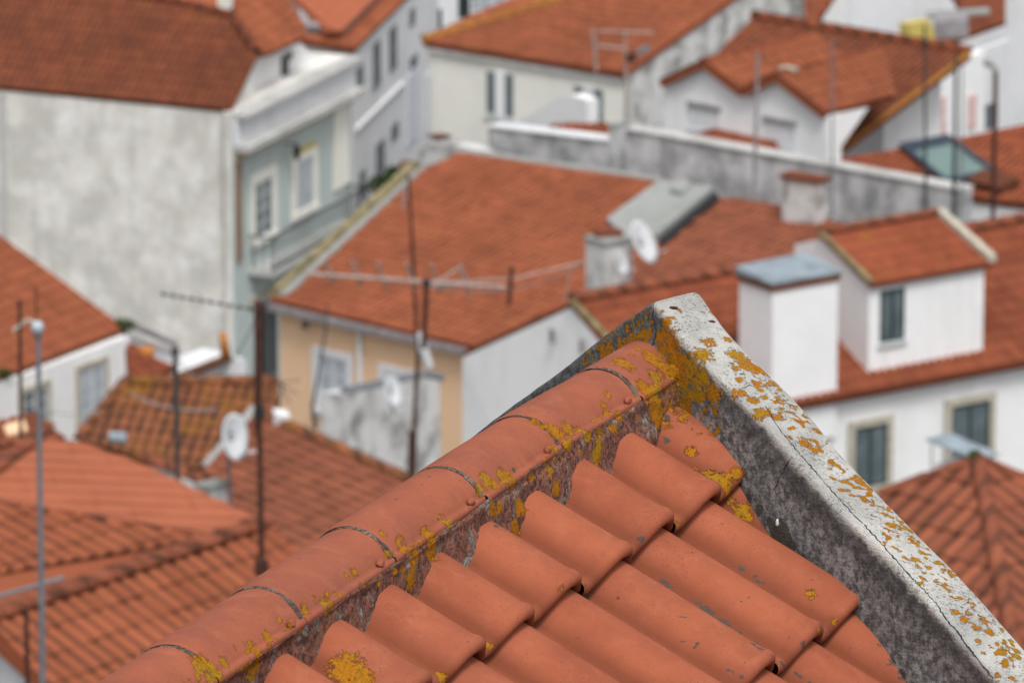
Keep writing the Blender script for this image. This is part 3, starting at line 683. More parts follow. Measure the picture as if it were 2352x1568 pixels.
# --- mossy roof
h = house('low house with dark lichen-covered brown tiled roof, left of the peach front', base(pd((430, 1000), 136)), 'house', 'house', HG)
zz = zD((290, 884), 138); pl = plane_eave((290, 884), (635, 884), zz, slope=24, side=1); cp = ((560, 1010), (596, 905))
P, _ = roof(h, pl, [[(288, 882), (640, 880), (640, 940), (581, 954), (232, 942)], [(232, 940), (583, 951), (469, 1081), (332, 1056), (180, 1012)]], M['roofMoss'], tw=.24, colpx=cp, amp=1.2, step=.03)
body(h, P[0], GZ(136), M['white']); body(h, P[1], GZ(136), M['white'])
caps(h, pl.hit((286, 880)), pl.hit((640, 880)), M['roofMoss'], .14); caps(h, pl.hit((286, 880)), pl.hit((178, 1012)), M['roofMoss'], .12)
MB().prism([pl.hit(p)+pl.n*.1 for p in [(578, 944), (596, 950), (484, 1086), (464, 1080)]], pl.n*.08).build('valley_strip', M['concrete'], h)
caps(h, pl.hit((325, 1056)), pl.hit((535, 1140)), M['roofFade'], .16, .05)
MB().prism([pl.hit(p)+pl.n*.06 for p in [(252, 1004), (292, 1007), (290, 1026), (250, 1022)]], pl.n*.1).build('vent_pane', M['zinc'], h)
# --- faded roof with ridge
h = house('faded brown roof with a lichened edge running down to the foreground tiles', base(pd((700, 1150), 108)), 'house', 'house', HG)
pl = plane_eave((620, 1232), (930, 1102), zD((780, 1165), 108), (860, 1170), (720, 1110)); PL13 = pl
P, _ = roof(h, pl, [[(588, 950), (665, 985), (940, 1108), (1000, 1300), (700, 1290), (540, 1172), (466, 1084)]], M['roofFade'], tw=.34, tl=.4, amp=1.0)
body(h, P[0], GZ(108), M['white']); caps(h, pl.hit((590, 950)), pl.hit((945, 1108)), M['roofMoss'], .12, .02)
raised(h, pl, [(622, 962), (655, 966), (662, 982), (628, 978)], .2, M['white2'], 'skylight')
h = house('blotchy grey terrace parapet with a dark sloping top below the peach front', base(pd((900, 980), 126)), 'wall', 'parapet_wall')
a, b = pd((790, 910), 124), pd((1010, 876), 127); facet(h, [(788, 1200), (788, 908), (975, 868), (1010, 874), (1016, 1200)], a, b, .5, M['stained'], 'wall')
MB().tube([vray((790, 906), a, b)+np.array([0, .2, 0]), vray((975, 866), a, b)+np.array([0, .2, 0]), vray((1010, 873), a, b)+np.array([0, .2, 0])], .1, 6).build('coping', M['greymetal'], h)
dish('white dish standing on the blotchy grey parapet below the peach front', pd((901, 899), 121), .29, np.array([.82, -.40, .32]), pd((905, 950), 123.9))
dish('white dish on a grey mast beside the rusty pole, lower left', pd((536, 1003), 92), .315, np.array([.85, -.50, .20]), pd((531, 1172), 92.3))
h = house('small whitewashed chimney stub with a dark top beside the grey dish mast', base(pd((470, 1140), 100)), 'chimney', 'chimney_stub')
chimney(h, pd((480, 1180), 92), (-.8, .6), .22, (.7, .7), .35, .35, M['stained'], M['concrete'], .06, .03, 'stack')

# --- white house at right with dormer
h = house('large white house at right with dormer, tall white chimney and green-framed windows', base(pd((2050, 950), 131)), 'house', 'house', HG)
z8 = zD((1844, 927), 130); pl = plane_eave((1844, 927), (2352, 832), z8, (1989, 852), (1925, 780)); PL8 = pl
P, _ = roof(h, pl, [[(1312, 693), (2440, 492), (2440, 816), (1844, 927), (1560, 981)]], M['roofC'], per=6)
Rl, Rr, El, Er = P[0][0], P[0][1], P[0][4], P[0][2]
caps(h, Rl+UP*.02, Rr+UP*.02, M['roofFade'], .13); caps(h, Rl, pl.hit((1420, 803)), M['yellow_lichen'], .07, .02)
Bk = pz((1062, 815), z8); Bkr = Bk+(Rr-Rl)
Wf = [El, Er, Rr, Rl]; c8 = [El+nrm(Rl-El)*np.array([1, 1, 0])*.25-UP*.1, Er+nrm(Rl-El)*np.array([1, 1, 0])*.25-UP*.1]
gl = [np.array([c8[0][0], c8[0][1], GZ(131)]), c8[0], Rl-UP*.12, Bk-UP*.05, np.array([Bk[0], Bk[1], GZ(131)])]
MB().prism(gl, (Rr-Rl)*np.array([1, 1, 0])).build('wall', M['white'], h)
MB().prism([Rl-UP*.10, Bk-UP*.03, Bk+UP*.07, Rl-UP*.0], Rr-Rl).build('rear_roof', M['roofC'], h)
eb = MB(); L = np.linalg.norm(Er-El)
for i in range(int(L/TW)):
    q = El+(Er-El)*((i+.5)*TW/L)-UP*.05; eb.tube([q-pl.v*.03, q+pl.v*.25], .062, 8)
eb.build('eave_tiles', M['roofC'], h)
for r, in [((1960, 976, 2035, 1116),), ((2182, 925, 2270, 1062),)]: window(h, c8[0], c8[1], r, M['greenframe'], M['glass'], M['stone'], 2, 0, sw=.14, fw=.06)
for x, y in ((1268, 772), (1337, 795)): wallbox(h, gl[3], gl[1], (x-4, y-16, x+4, y+16), M['gutter'], .03, 'vent')
# dormer
A, B = pl.hit((1994, 857)), pl.hit((2257, 808)); e = nrm((B-A)*np.array([1, 1, 0])); k = np.array([-e[1], e[0], 0]); k = k if k[1] > 0 else -k
zt = vray((2257, 606), A, B)[2]; B = np.array([B[0], B[1], A[2]]); ap = vray((1888, 542), A, A+k); dk = np.dot(ap-A, k); ln = np.linalg.norm((B-A)[:2])
top = A.copy(); top[2] = zt-.05; mainz = lambda q: pl.o[2]+(-np.dot(pl.n[:2], (q-pl.o)[:2])/pl.n[2])
A0 = A-UP*.3; bk = A+k*(dk+.9); bk[2] = mainz(bk)-.3; bt = A+k*(dk+.9); bt[2] = ap[2]-.35
dor = MB().prism([A0, top, ap-UP*.06, bt, bk], e*ln).build('dormer', M['white'], h)
dp = plane3(ap, ap+e, top-k*.12+UP*.04)
e0 = -.05; Ea = top-k*.14+UP*.06
rr, _ = roof(dor, dp, [[ap-e*.05+UP*.05, ap+e*(ln+.05)+UP*.05, Ea+e*(ln+.12), Ea-e*.05]], M['roofC'], name='dormer_roof', thick=.08)
caps(dor, ap-e*.05+UP*.05, ap+e*(ln+.05)+UP*.05, M['roofFade'], .10, name='ridge_cap')
MB().tube([ap-e*.04+UP*.08, Ea-e*.04+UP*.06], .06, 7).build('verge_edge', M['yellow_lichen'], dor)
cq = [ap+e*(ln-.02), ap+e*(ln+.16), Ea+e*(ln+.2), Ea+e*(ln+.02)]; MB().prism([q+UP*.04 for q in cq], UP*.13).build('verge_coping', M['stone'], dor)
window(dor, A, B, (2021, 664, 2076, 782), M['greenframe'], M['glass'], None, 2, 0, fw=.06)
# tall chimney
Br = pl.hit((1922, 900)); C = vray((1772, 926), Br, Br-e); lr = np.linalg.norm((Br-C)[:2]); kl = .2
for t in np.arange(.2, 2, .02):
    if proj(C+k*t)[0] < 1697: kl = t; break
zt2 = vray((1906, 646), Br, C)[2]; C = np.array([C[0], C[1], Br[2]])
chimney(h, C, k, kl, e, lr, zt2-C[2], M['white'], M['roofC'], .13, .04, 'tall_chimney', .9, M['zinc'])
# chimney with metal cowl at bottom right
q = pd((2190, 1115), 100); h = thing('cowled_chimney', 'white chimney with a slanted dark sheet-metal cowl on legs, right edge', 'chimney', q)
chimney(h, q, (-.78, .62), .35, (.62, .78), .5, .28, M['white'], None, name='stack', down=2.5)
cw = [pd((2126, 1012), 100), pd((2180, 996), 100.6), pd((2296, 1046), 100.4), pd((2240, 1054), 99.8)]
MB().prism(cw, UP*.03).build('cowl', M['zinc'], h)
for i, p in enumerate(((2140, 1060), (2215, 1068))): MB().tube([pd(p, 100.1)-UP*.4, pd((p[0], 1020+i*20), 100.1)], .012).build('leg', M['darkmetal'], h)

# --- hip roof at bottom right
h = house('reddish hipped roof with a raised spine of ridge tiles, bottom right corner', base(pd((2250, 1250), 66)), 'house', 'house', HG)
Ap = pd((2245, 1062), 66); az = math.radians(48); sl = math.radians(25)
dl_ = np.array([-math.cos(az), -math.sin(az), 0]); dr_ = np.array([math.sin(az), -math.cos(az), 0])
def downplane(o, d): return Plane(o, np.array([-d[1], d[0], 0]), -(d*math.cos(sl)-UP*math.sin(sl)))
pa, pb = downplane(Ap, dl_), downplane(Ap, dr_); Bp = Ap+(nrm(dl_+dr_)*math.sqrt(2)*math.cos(sl)-UP*math.sin(sl))*6
Q, _ = roof(h, pa, [[Ap, pa.hit((2020, 1142)), pa.hit((1900, 1300)), pa.hit((1900, 1700)), Bp]], M['roofFade'])
body(h, Q[0], GZ(66), M['white'])
Q, _ = roof(h, pb, [[Ap, pb.hit((2440, 1140)), pb.hit((2500, 1700)), Bp]], M['roofFade']); body(h, Q[0], GZ(66), M['white'])
caps(h, Ap, Bp, M['roofFade'], .085, .03); caps(h, Ap, pa.hit((2020, 1142)), M['roofFade'], .07, .02); caps(h, Ap, pb.hit((2440, 1140)), M['roofFade'], .07, .02)
leaves('yellow-green moss tuft on the peak of the bottom right hipped roof', 'plant', 'moss', Ap+UP*.09+dl_*.05, .07, 60, M['leaf'], .8, .03)

# --- big roof group at lower left
h = house('long orange roofs at lower left stepping down either side of a ridge-tile line', base(pd((300, 1300), 68)), 'house', 'house', HG)
zR = zD((300, 1317), 68)
s2 = plane_eave((90, 1389), (510, 1245), zR, (300, 1440), (200, 1357)); s1 = plane_eave((90, 1389), (510, 1245), zR, (300, 1310), (200, 1252))
Q2, _ = roof(h, s2, [[(-30, 1430), (622, 1207), (900, 1480), (900, 1720), (250, 1710), (104, 1568), (0, 1470)]], M['roofA']); b2 = body(h, Q2[0], GZ(66), M['white2'], .1)
Q1, _ = roof(h, s1, [[(-70, 1444), (560, 1228), (500, 1238), (-70, 1150)]], M['roofA']); body(h, Q1[0], GZ(70), M['white2'])
caps(h, s2.hit((-70, 1444)), s2.hit((622, 1207)), M['roofFade'], .10, .05)
q0, q1 = s1.hit((0, 1160)), s1.hit((495, 1238)); po = plane3(q0, q1, pz((180, 1019), (q0[2]+q1[2])/2+.45))
Qo, _ = roof(h, po, [[(-70, 1150), (-70, 1128), (85, 1003), (182, 1016), (330, 1068), (640, 1212), (495, 1240)]], M['roofO'], amp=.35, step=.004, colpx=((100, 1120), (500, 1134))); body(h, Qo[0], GZ(72), M['white2'])
caps(h, q0+(q0-q1)*.3, q1, M['roofB'], .05, .01); caps(h, po.hit((-70, 1126)), po.hit((90, 1003)), M['roofFade'], .09, .02)
h = house('dark brown roof scrap at the left edge above the smooth orange roof', base(pd((30, 1040), 80)), 'house', 'house', HG)
pl = plane_eave((-60, 1110), (90, 1012), zD((20, 1062), 78), slope=16, side=1)
P, _ = roof(h, pl, [[(-70, 985), (78, 953), (152, 1002), (88, 1014), (-70, 1130)]], M['roofB']); body(h, P[0], GZ(80), M['white'])
raised(h, pl, [(5, 990), (52, 975), (60, 1000), (15, 1012)], .08, M['peach'], 'patched_area')

# ================================================================== antennas and poles
def T(p, D): return pd(p, D)
AG = 'rooftop antennas'
m = mast('tall thin pole carrying the large pale aerial over the middle roof', [T((945, 1090), 104), T((960, 820), 104), T((949, 600), 104), T((938, 400), 104)], [.045, .035, .03, .025], M['rust'], group=AG)
MB().tube([T((946, 1090), 103.9), T((948, 990), 103.9)], .07).build('sleeve', M['rust'], m)
MB().tube([T((925, 480), 104), T((945, 380), 104)], .02).build('stay', M['alu'], m)
m2 = mast('short dark mast holding the long pale aerial boom, right of the tall thin pole', [T((973, 800), 101), T((980, 645), 101)], .045, M['rust'], group=AG)
el = nrm(T((760, 655), 101)-T((742, 590), 101))
bo = MB().tube([T((700, 628), 101), T((1160, 660), 101)], .028).build('boom', M['alu'], m2)
for x, y0, y1 in ((755, 594, 655), (818, 598, 660), (876, 602, 664), (943, 604, 668), (1000, 606, 672), (1066, 608, 682)):
    MB().tube([T((x-9, y0), 100.9), T((x+12, y1), 101.1)], .022, 7).build('element', M['alu'], bo)
MB().tube([T((1176, 612), 101), T((1169, 702), 101)], .035, 7).build('reflector_bar', M['rust'], m2)
MB().tube([T((985, 660), 101), T((1060, 612), 101.2), T((1078, 652), 101), T((985, 660), 101)], .016, 7).build('folded_dipole', M['alu'], m2)
MB().tube([T((985, 650), 101), T((1180, 640), 101.3), T((1335, 602), 101.6)], .013, 6).build('rear_boom', M['alu'], m2)
MB().tube([T((1312, 610), 101.6), T((1298, 690), 101.6)], .012, 6).build('rear_element', M['alu'], m2)
MB().obox(T((979, 648), 101), np.array([.06, 0, 0]), np.array([0, .05, 0]), UP*.05).build('clamp', M['dark'], m2)
m = mast('dark rusty pole with a long toothed aerial pointing left across the grey wall', [T((601, 1305), 66), T((596, 960), 66), T((593, 692), 66)], [.032, .030, .034], M['rust'], group=AG)
MB().tube([T((593, 1000), 66), T((593, 692), 66)], .042).build('outer_sleeve', M['rust'], m)
MB().tube([T((601, 1320), 66), T((601, 1285), 66)], .075).build('foot', M['rust'], m)
bo = MB().tube([T((368, 674), 66), T((590, 712), 66)], .008).build('boom', M['darkmetal'], m)
for i in range(10):
    x = 374+i*22; y = 675+i*3.7; MB().tube([T((x, y-4), 65.7), T((x+1, y+5), 66.3)], .010, 6).build('element', M['darkmetal'], bo)
q = T((596, 945), 66); MB().obox(q, np.array([.05, 0, 0]), np.array([0, .05, 0]), UP*.06).build('clamp', M['dark'], m)
m = mast('grey steel post with a ball lamp on top near the left edge', [T((98, 1600), 52), T((88, 775), 52)], [.028, .020], M['greymetal'], 'lamp post', 'lamp_post')
V = [T((86, 752), 52)]
bmx = bmesh.new(); bmesh.ops.create_uvsphere(bmx, u_segments=20, v_segments=12, radius=.052); mesh_obj('lamp_globe', [np.array(v.co)*np.array([1, 1, 1.1])+V[0] for v in bmx.verts], [tuple(v.index for v in f.verts) for f in bmx.faces], M['glasslight'], m, True); bmx.free()
MB().tube([T((88, 778), 52), T((87, 764), 52)], [.03, .04]).build('collar', M['greymetal'], m)
MB().tube([T((-30, 1376), 52), T((147, 1326), 52)], .018).build('cross_arm', M['greymetal'], m)
MB().tube([T((84, 740), 52), T((82, 660), 52)], .008).build('spike', M['rust'], m)
m = mast('thin dark pole just left of the ball lamp post', [T((48, 1005), 58), T((45, 690), 58)], .018, M['rust'], 'pole', 'pole', 'bare poles at left')
MB().tube([T((30, 760), 58), T((62, 735), 58), T((78, 740), 58)], .018).build('bracket', M['stone'], m)
mast('short dark stake in front of the lower left tiles', [T((64, 1600), 50), T((60, 1402), 50)], .02, M['rust'], 'pole', 'pole', 'bare poles at left')
m = mast('dark grey pole with a small boxy head standing on the mossy roof', [T((408, 1112), 88), T((403, 815), 88)], .038, M['darkmetal'], 'pole', 'pole')
MB().obox(T((402, 806), 88), np.array([.055, 0, 0]), np.array([0, .05, 0]), UP*.04).build('head', M['darkmetal'], m)
for i, (x0, y0, x1, y1, D, r, l) in enumerate([
    (1732, 455, 1741, 120, 150, .05, 'thin dark mast in front of the left gable valley, with a pale foot'), (1912, 500, 1912, 90, 150, .03, 'faint pale mast in front of the right gable slope'),
    (2126, 500, 2124, 60, 148, .04, 'dark mast crossing the skylight at its left'), (2190, 512, 2196, 128, 147, .055, 'paired dark mast passing over the middle of the skylight'),
    (2206, 500, 2210, 150, 147.5, .03, 'slimmer of the paired masts over the skylight')]):
    mast(l, [T((x0, y0), D), T(((x0+x1)/2, (y0+y1)/2), D), T((x1, y1), D)], [r, r*.8, r*.7], M['gutter'] if i == 0 else M['greymetal'] if i in (1, 4) else M['darkmetal'], group='masts at upper right')
m = mast('rusty mast with a bent lamp head near the right edge', [T((2280, 512), 146), T((2284, 330), 146), T((2287, 165), 146)], .055, M['rust'], 'lamp post', 'lamp_post')
MB().tube([T((2287, 165), 146), T((2280, 150), 146), T((2262, 142), 146)], [.06, .07, .1]).build('lamp_head', M['concrete'], m)
m = mast('spindly pale aerial on the corner of the cream house roof', [T((1441, 300), 176), T((1438, 150), 176), T((1436, 75), 176)], [.05, .04, .03], M['alu'], group=AG)
MB().tube([T((1370, 105), 176), T((1440, 112), 176)], .03).build('arm', M['alu'], m); MB().tube([T((1362, 65), 176), T((1370, 165), 176)], .04).build('panel_bar', M['alu'], m)
MB().tube([T((1375, 72), 176), T((1500, 75), 176.5)], .025).build('arm', M['alu'], m)
MB().obox(T((1450, 132), 176), np.array([.14, 0, 0]), np.array([0, .1, 0]), UP*.12).build('amplifier_box', M['rust'], m)
MB().obox(T((1478, 115), 176), np.array([.16, .02, .06]), np.array([0, .1, 0]), UP*.07).build('bracket', M['greymetal'], m)
q = pd((975, 800), 99); m = thing('radome_tube', 'white tube aerial hanging beside the tall thin pole under the gutter', 'antenna', q, AG)
MB().tube([T((964, 764), 103), T((972, 800), 103), T((986, 842), 103)], [.05, .085, .07]).build('tube', M['dish'], m)
m = mast('small tilted twig-like aerial against the peach wall', [T((724, 985), 118), T((718, 935), 118), T((748, 760), 118), T((752, 700), 118)], [.04, .03, .02, .018], M['darkmetal'], group=AG)
m = mast('little fan aerial beside the left corner of the peach wall', [T((640, 935), 120), T((650, 880), 120)], .015, M['darkmetal'], group=AG)
for p in ((690, 872), (686, 905), (668, 925)): MB().tube([T((640, 878), 120), T(p, 120)], .012, 5).build('element', M['darkmetal'], m)
q = vray((885, 420), w0, w1)
for i, (x, y, s, l) in enumerate([(872, 425, .55, 'dark leafy shrub where the yellow coping meets the street'), (905, 400, .4, 'smaller green shrub higher up beside the yellow coping'), (932, 382, .3, 'reddish potted plant at the top end of the yellow coping')]):
    leaves(l, 'plant', 'shrub', pd((x, y), 168), s*.55, 240, M['leaf'] if i < 2 else M['wood'], .9, .08, 'plants beside the yellow coping')

def cable(label, a, b, sag, r=.012):
    P = [a+(b-a)*t-UP*sag*4*t*(1-t) for t in np.linspace(0, 1, 14)]; o = MB().tube(P, r, 5).build('cable', M['greymetal'], None, loc=a)
    o['label'] = label; o['category'] = 'cable'; o['group'] = 'slack rooftop cables'
cable('thin pale cable sagging across the mossy roof past the dark grey pole', T((298, 902), 100), T((500, 938), 100), .12)
cable('faint cable hanging across the front of the left white house', T((88, 935), 110), T((232, 946), 110), .08)
cable('thin dark cable from the toothed aerial pole down to the boxy-headed pole', T((593, 720), 66), T((403, 812), 88), .5, .008)
cable('thin cable running from the dark aerial mast up to the chimney with dishes', T((980, 655), 101), T((1345, 600), 135), .3)
# ================================================================== the foreground roof
FA, FS = math.radians(66), math.radians(31)
fr_ = np.array([-math.cos(FA), -math.sin(FA), 0.]); fh = np.array([math.sin(FA), -math.cos(FA), 0.])   # along the ridge to the viewer, away from it
fd = fh*math.cos(FS)-UP*math.sin(FS); fn = fh*math.sin(FS)+UP*math.cos(FS)
FW, FL, FR = .2, .314, .080
X0 = pd((1648, 1125), 11.37)
def RY(t): return fd*.026*max(0., t-.2)
def FPnt(t, v, h): return X0+fr_*t+fd*v+fn*h
Pj = Plane(X0-fn*.03, fr_, -fd); J0 = Pj.hit((1535, 910))
g = nrm(.330*fr_+.6925*math.cos(FS)*fh); gp = np.array([-g[1], g[0], 0]); gp = gp if gp[0] > 0 else -gp
AX = X0-fd*.229+fn*.015-(fh*.069+UP*.040)           # a point on the ridge axis
fx, fy = X0[0], X0[1]

def clay_mat(name, c1, c2, seedshift=0.):
    t = NT(name, .88, .18)
    a = t.noise(7+seedshift, 6, .6); b = t.noise(55, 5, .6); cst = t.noise(2.3, 3)
    base = t.mix(t.ramp(a, .35, .68), c1, c2)
    base = t.mix(t.math('MULTIPLY', t.ramp(t.noise(17, 6, .75, dist=.4), .48, .72), .5), base, (.40, .138, .076))
    base = t.mix(t.math('MULTIPLY', t.ramp(t.noise(26, 7, .8, dist=.8), .54, .70), .45), base, (.19, .065, .034))
    base = t.mix(t.math('MULTIPLY', t.ramp(cst, .5, .75), .22), base, (.25, .095, .06))
    at = t.attr('pan_shade'); base = t.mix(t.math('MULTIPLY', at, t.ramp(t.noise(11, 5, .6), .2, .7, .6, .95)), base, (.165, .042, .018))  # valley shade from the neighbouring roll, painted into the clay colour
    sp = t.vor(120); sn = t.noise(6, 3)
    spk = t.math('MULTIPLY', t.ramp(sp, .20, .10), t.ramp(sn, .44, .60)); base = t.mix(t.math('MULTIPLY', spk, .75), base, (.06, .04, .035))
    sp2 = t.math('MULTIPLY', t.ramp(t.vor(33), .13, .07), t.ramp(t.noise(5, 3, vec=None, dist=1), .56, .66)); base = t.mix(t.math('MULTIPLY', sp2, .8), base, (.035, .028, .025))
    fine = t.noise(420, 3, .7); base = t.mix(t.ramp(fine, .3, .7, 0, .4), base, (.20, .062, .036))
    base = grow(t, base, b)
    t.col(base); return t
def grow(t, base, fine, h0=None, lq=1.0):
    """dirt and lichen growing where the 'dirt' and 'lichen' fields say, with ragged edges"""
    dn = t.noise(60, 6, .7); dm = t.ramp(t.math('ADD', t.attr('dirt'), t.math('MULTIPLY', t.math('SUBTRACT', dn, .5), 2.2)), .42, .6)
    base = t.mix(t.math('MULTIPLY', dm, .9), base, t.mix(t.noise(200, 2), (.03, .024, .02), (.09, .08, .07)))
    n1 = t.noise(34, 8, .78, dist=.8); n2 = t.vor(95, 'SMOOTH_F1'); n3 = t.noise(150, 5, .8)
    edge = t.math('ADD', t.math('ADD', t.math('MULTIPLY', t.math('SUBTRACT', n1, .5), 2.3), t.math('MULTIPLY', t.math('SUBTRACT', .42, n2), .5)), t.math('MULTIPLY', t.math('SUBTRACT', n3, .5), 2.6))
    lv = t.math('ADD', t.math('MULTIPLY', t.attr('lichen'), .92), edge); lm = t.ramp(lv, .40, .50)
    gran = t.noise(260, 4, .8); cen = t.ramp(lv, .5, 1.15)
    lc = t.mix(t.ramp(gran, .3, .7), (.50, .19, .006), (.28, .115, .008))
    lc = t.mix(t.ramp(t.noise(10, 4, .6), .46, .60), lc, t.mix(gran, (.42, .25, .010), (.24, .16, .012)))
    lc = t.mix(t.math('MULTIPLY', t.math('SUBTRACT', 1, cen), .45), lc, (.56, .20, .004))
    lc = t.mix(t.math('MULTIPLY', t.ramp(t.noise(170, 6, .9), .50, .62), .85), lc, (.10, .065, .018))
    base = t.mix(lm, base, lc)
    hgt = t.math('ADD', t.math('MULTIPLY', fine, .25), t.math('MULTIPLY', lm, t.math('ADD', .6, gran)))
    if h0 is not None: hgt = t.math('ADD', hgt, h0)
    t.bump(hgt, 1., .004); return base
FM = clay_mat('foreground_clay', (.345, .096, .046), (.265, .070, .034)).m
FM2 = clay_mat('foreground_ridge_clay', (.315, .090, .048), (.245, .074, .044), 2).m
def cement_mat():
    t = NT('parapet_cement', .95, .12)
    sidev = t.attr('side')
    # light, cross-hatched top
    wv = t.n('ShaderNodeTexWave', wave_type='BANDS', bands_direction='DIAGONAL'); wv.inputs['Scale'].default_value = 95; wv.inputs['Distortion'].default_value = 3; wv.inputs['Detail'].default_value = 3; wv.inputs['Detail Scale'].default_value = 2
    t.l(t.obj, wv.inputs[0])
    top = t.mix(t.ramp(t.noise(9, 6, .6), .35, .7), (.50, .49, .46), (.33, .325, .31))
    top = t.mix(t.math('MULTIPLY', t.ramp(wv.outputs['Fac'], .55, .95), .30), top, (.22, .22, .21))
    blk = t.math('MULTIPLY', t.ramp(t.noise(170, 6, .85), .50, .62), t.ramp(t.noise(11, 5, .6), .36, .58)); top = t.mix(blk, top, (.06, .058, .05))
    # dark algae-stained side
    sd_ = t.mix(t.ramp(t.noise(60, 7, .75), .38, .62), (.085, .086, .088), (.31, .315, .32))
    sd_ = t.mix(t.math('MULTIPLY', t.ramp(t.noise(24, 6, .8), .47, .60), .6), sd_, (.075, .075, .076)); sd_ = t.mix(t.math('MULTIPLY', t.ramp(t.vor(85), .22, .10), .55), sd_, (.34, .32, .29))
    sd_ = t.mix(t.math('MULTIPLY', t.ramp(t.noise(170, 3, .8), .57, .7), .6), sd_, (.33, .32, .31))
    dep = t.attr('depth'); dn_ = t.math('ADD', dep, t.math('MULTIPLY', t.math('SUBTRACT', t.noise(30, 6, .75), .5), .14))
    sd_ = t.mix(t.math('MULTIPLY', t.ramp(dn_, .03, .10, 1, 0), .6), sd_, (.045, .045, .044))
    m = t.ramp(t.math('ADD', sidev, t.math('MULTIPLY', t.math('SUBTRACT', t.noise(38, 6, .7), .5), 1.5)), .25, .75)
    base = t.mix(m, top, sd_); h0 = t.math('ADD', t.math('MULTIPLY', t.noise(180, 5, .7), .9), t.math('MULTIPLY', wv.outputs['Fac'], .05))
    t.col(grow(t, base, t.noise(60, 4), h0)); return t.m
def mortar_mat(name, c1, c2, c3):
    t = NT(name, .97, .1)
    b = t.mix(t.ramp(t.noise(35, 6, .7), .38, .62), c1, c2); b = t.mix(t.ramp(t.noise(100, 6, .85), .46, .58), b, (.05, .034, .029))
    b = t.mix(t.math('MULTIPLY', t.ramp(t.noise(16, 5, .7, dist=.5), .52, .66), .85), b, t.mix(t.ramp(t.noise(160, 3, .7), .42, .6), (.10, .095, .085), c3))
    b = t.mix(t.math('MULTIPLY', t.ramp(t.noise(240, 3, .8), .62, .74), .7), b, (.40, .38, .35))
    t.col(grow(t, b, t.noise(80, 4), t.noise(210, 4, .8))); return t.m
FC = cement_mat(); FMo = mortar_mat('pink_roof_mortar', (.31, .125, .085), (.17, .075, .055), (.34, .33, .30)); FMg = mortar_mat('grey_joint_mortar', (.20, .165, .135), (.09, .065, .05), (.36, .34, .30))

fg = thing('foreground_house', 'sharp terracotta roof in the foreground with lichened ridge tiles and raised cement gable edge', 'house', (fx, fy, GZ(fy)))
FG = []
def fgmesh(name, V, F, mat, parent, smooth=True, attrs=None):
    o = mesh_obj(name, V, F, mat, parent, smooth)
    if attrs:
        for k_, vals in attrs.items():
            a_ = o.data.attributes.new(k_, 'FLOAT', 'POINT'); a_.data.foreach_set('value', np.asarray(vals, float))
    FG.append((o, np.array(V))); return o
# ---- pantiles (one surface part, every tile its own shell)
tv = np.concatenate([np.linspace(-.070, -.02, 8), np.linspace(-.014, .06, 12), np.linspace(.068, .134, 9)])
# smooth the profile
from_t = np.linspace(-.1, .17, 271); pr = np.interp(from_t, [-.1, -.074, -.065, -.052, -.036, -.019, 0, .02, .035, .05, .065, .078, .09, .105, .12, .14], [0, 0, .006, .021, .034, .0412, .043, .0420, .0378, .0290, .0165, .0068, .0016, .0004, .0014, .005]); kk = np.hanning(13); kk /= kk.sum()
prs = np.convolve(np.pad(pr, 6, 'edge'), kk, 'valid'); prof = np.interp(tv, from_t, prs)
dpr = np.gradient(prof, tv)
vrows = [(-FL-.03, 0), (-FL+.01, 0)]+[(v, 0) for v in np.linspace(-FL+.02, -.030, 24)]+[(-.028, .0006), (-.022, .0028), (-.016, .0036), (-.010, .0024), (-.005, -.0006), (-.0018, -.0050), (0, -.0100), (-.0004, -.0150), (-.003, -.0195), (-.009, -.0225), (-.04, -.0225), (-.09, -.0225)]
V, F, pan_shade = [], [], []
for j in range(0, 4):
    for k in range(-6, 12):
        vr_ = [(max(v, -.262), o_) for v, o_ in vrows] if j == 0 else vrows
        rr = np.random.default_rng(100+j*40+k); dt, dv, dh, tw_ = rr.normal(0, .0012), rr.normal(0, .0022), rr.normal(0, .0009), rr.normal(0, .004)
        base_i = len(V)
        for (v, off) in vr_:
            for i, t in enumerate(tv):
                # outward normal of the profile in the (t, h) plane
                nx, nh = -dpr[i], 1.; l_ = math.hypot(nx, nh); nx /= l_; nh /= l_
                wob = .0011*mnoise.noise(Vector((k*3.1+t*9, j*5+v*7, 1.3)))
                t2 = k*FW+t+dt+off*nx+tw_*v; h2 = prof[i]-.042+.032*(v/FL)+off*nh+dh+wob
                V.append(FPnt(t2, j*FL+v+dv, h2)); pan_shade.append((max(0., 1-abs(t-.084)/.028)+.35*float(np.clip((t-.035)/.05, 0, 1))) if t > -.03 else 1.)
        n_ = len(tv)
        F += [(base_i+a*n_+b, base_i+a*n_+b+1, base_i+(a+1)*n_+b+1, base_i+(a+1)*n_+b) for a in range(len(vrows)-1) for b in range(n_-1)]
# clip at the gable wall
CL = J0+gp*.05
keep = np.array([np.dot(p-CL, gp) < .0 for p in V]); F = [f for f in F if any(keep[i] for i in f)]
used = np.unique(np.array(F).ravel()); remap = -np.ones(len(V), int); remap[used] = np.arange(len(used))
V = [V[i] for i in used]; pan_shade = [pan_shade[i] for i in used]; F = [tuple(remap[i] for i in f)[::-1] for f in F]
tiles = fgmesh('roof_tiles', V, F, FM, fg, True, {'pan_shade': pan_shade})
# deck under the tiles, walls of the house
def tcl(v, h, m=.05): q = FPnt(0, v, h); return (m-np.dot(q-J0, gp))/np.dot(fr_, gp)
dk_ = [FPnt(tcl(-.3, -.085), -.3, -.085), FPnt(3.4, -.3, -.085), FPnt(3.4, 1.35, -.085), FPnt(tcl(1.35, -.085), 1.35, -.085)]
mb = MB().prism(dk_, -fn*.03); mb.build('roof_deck', M['wood'], fg)
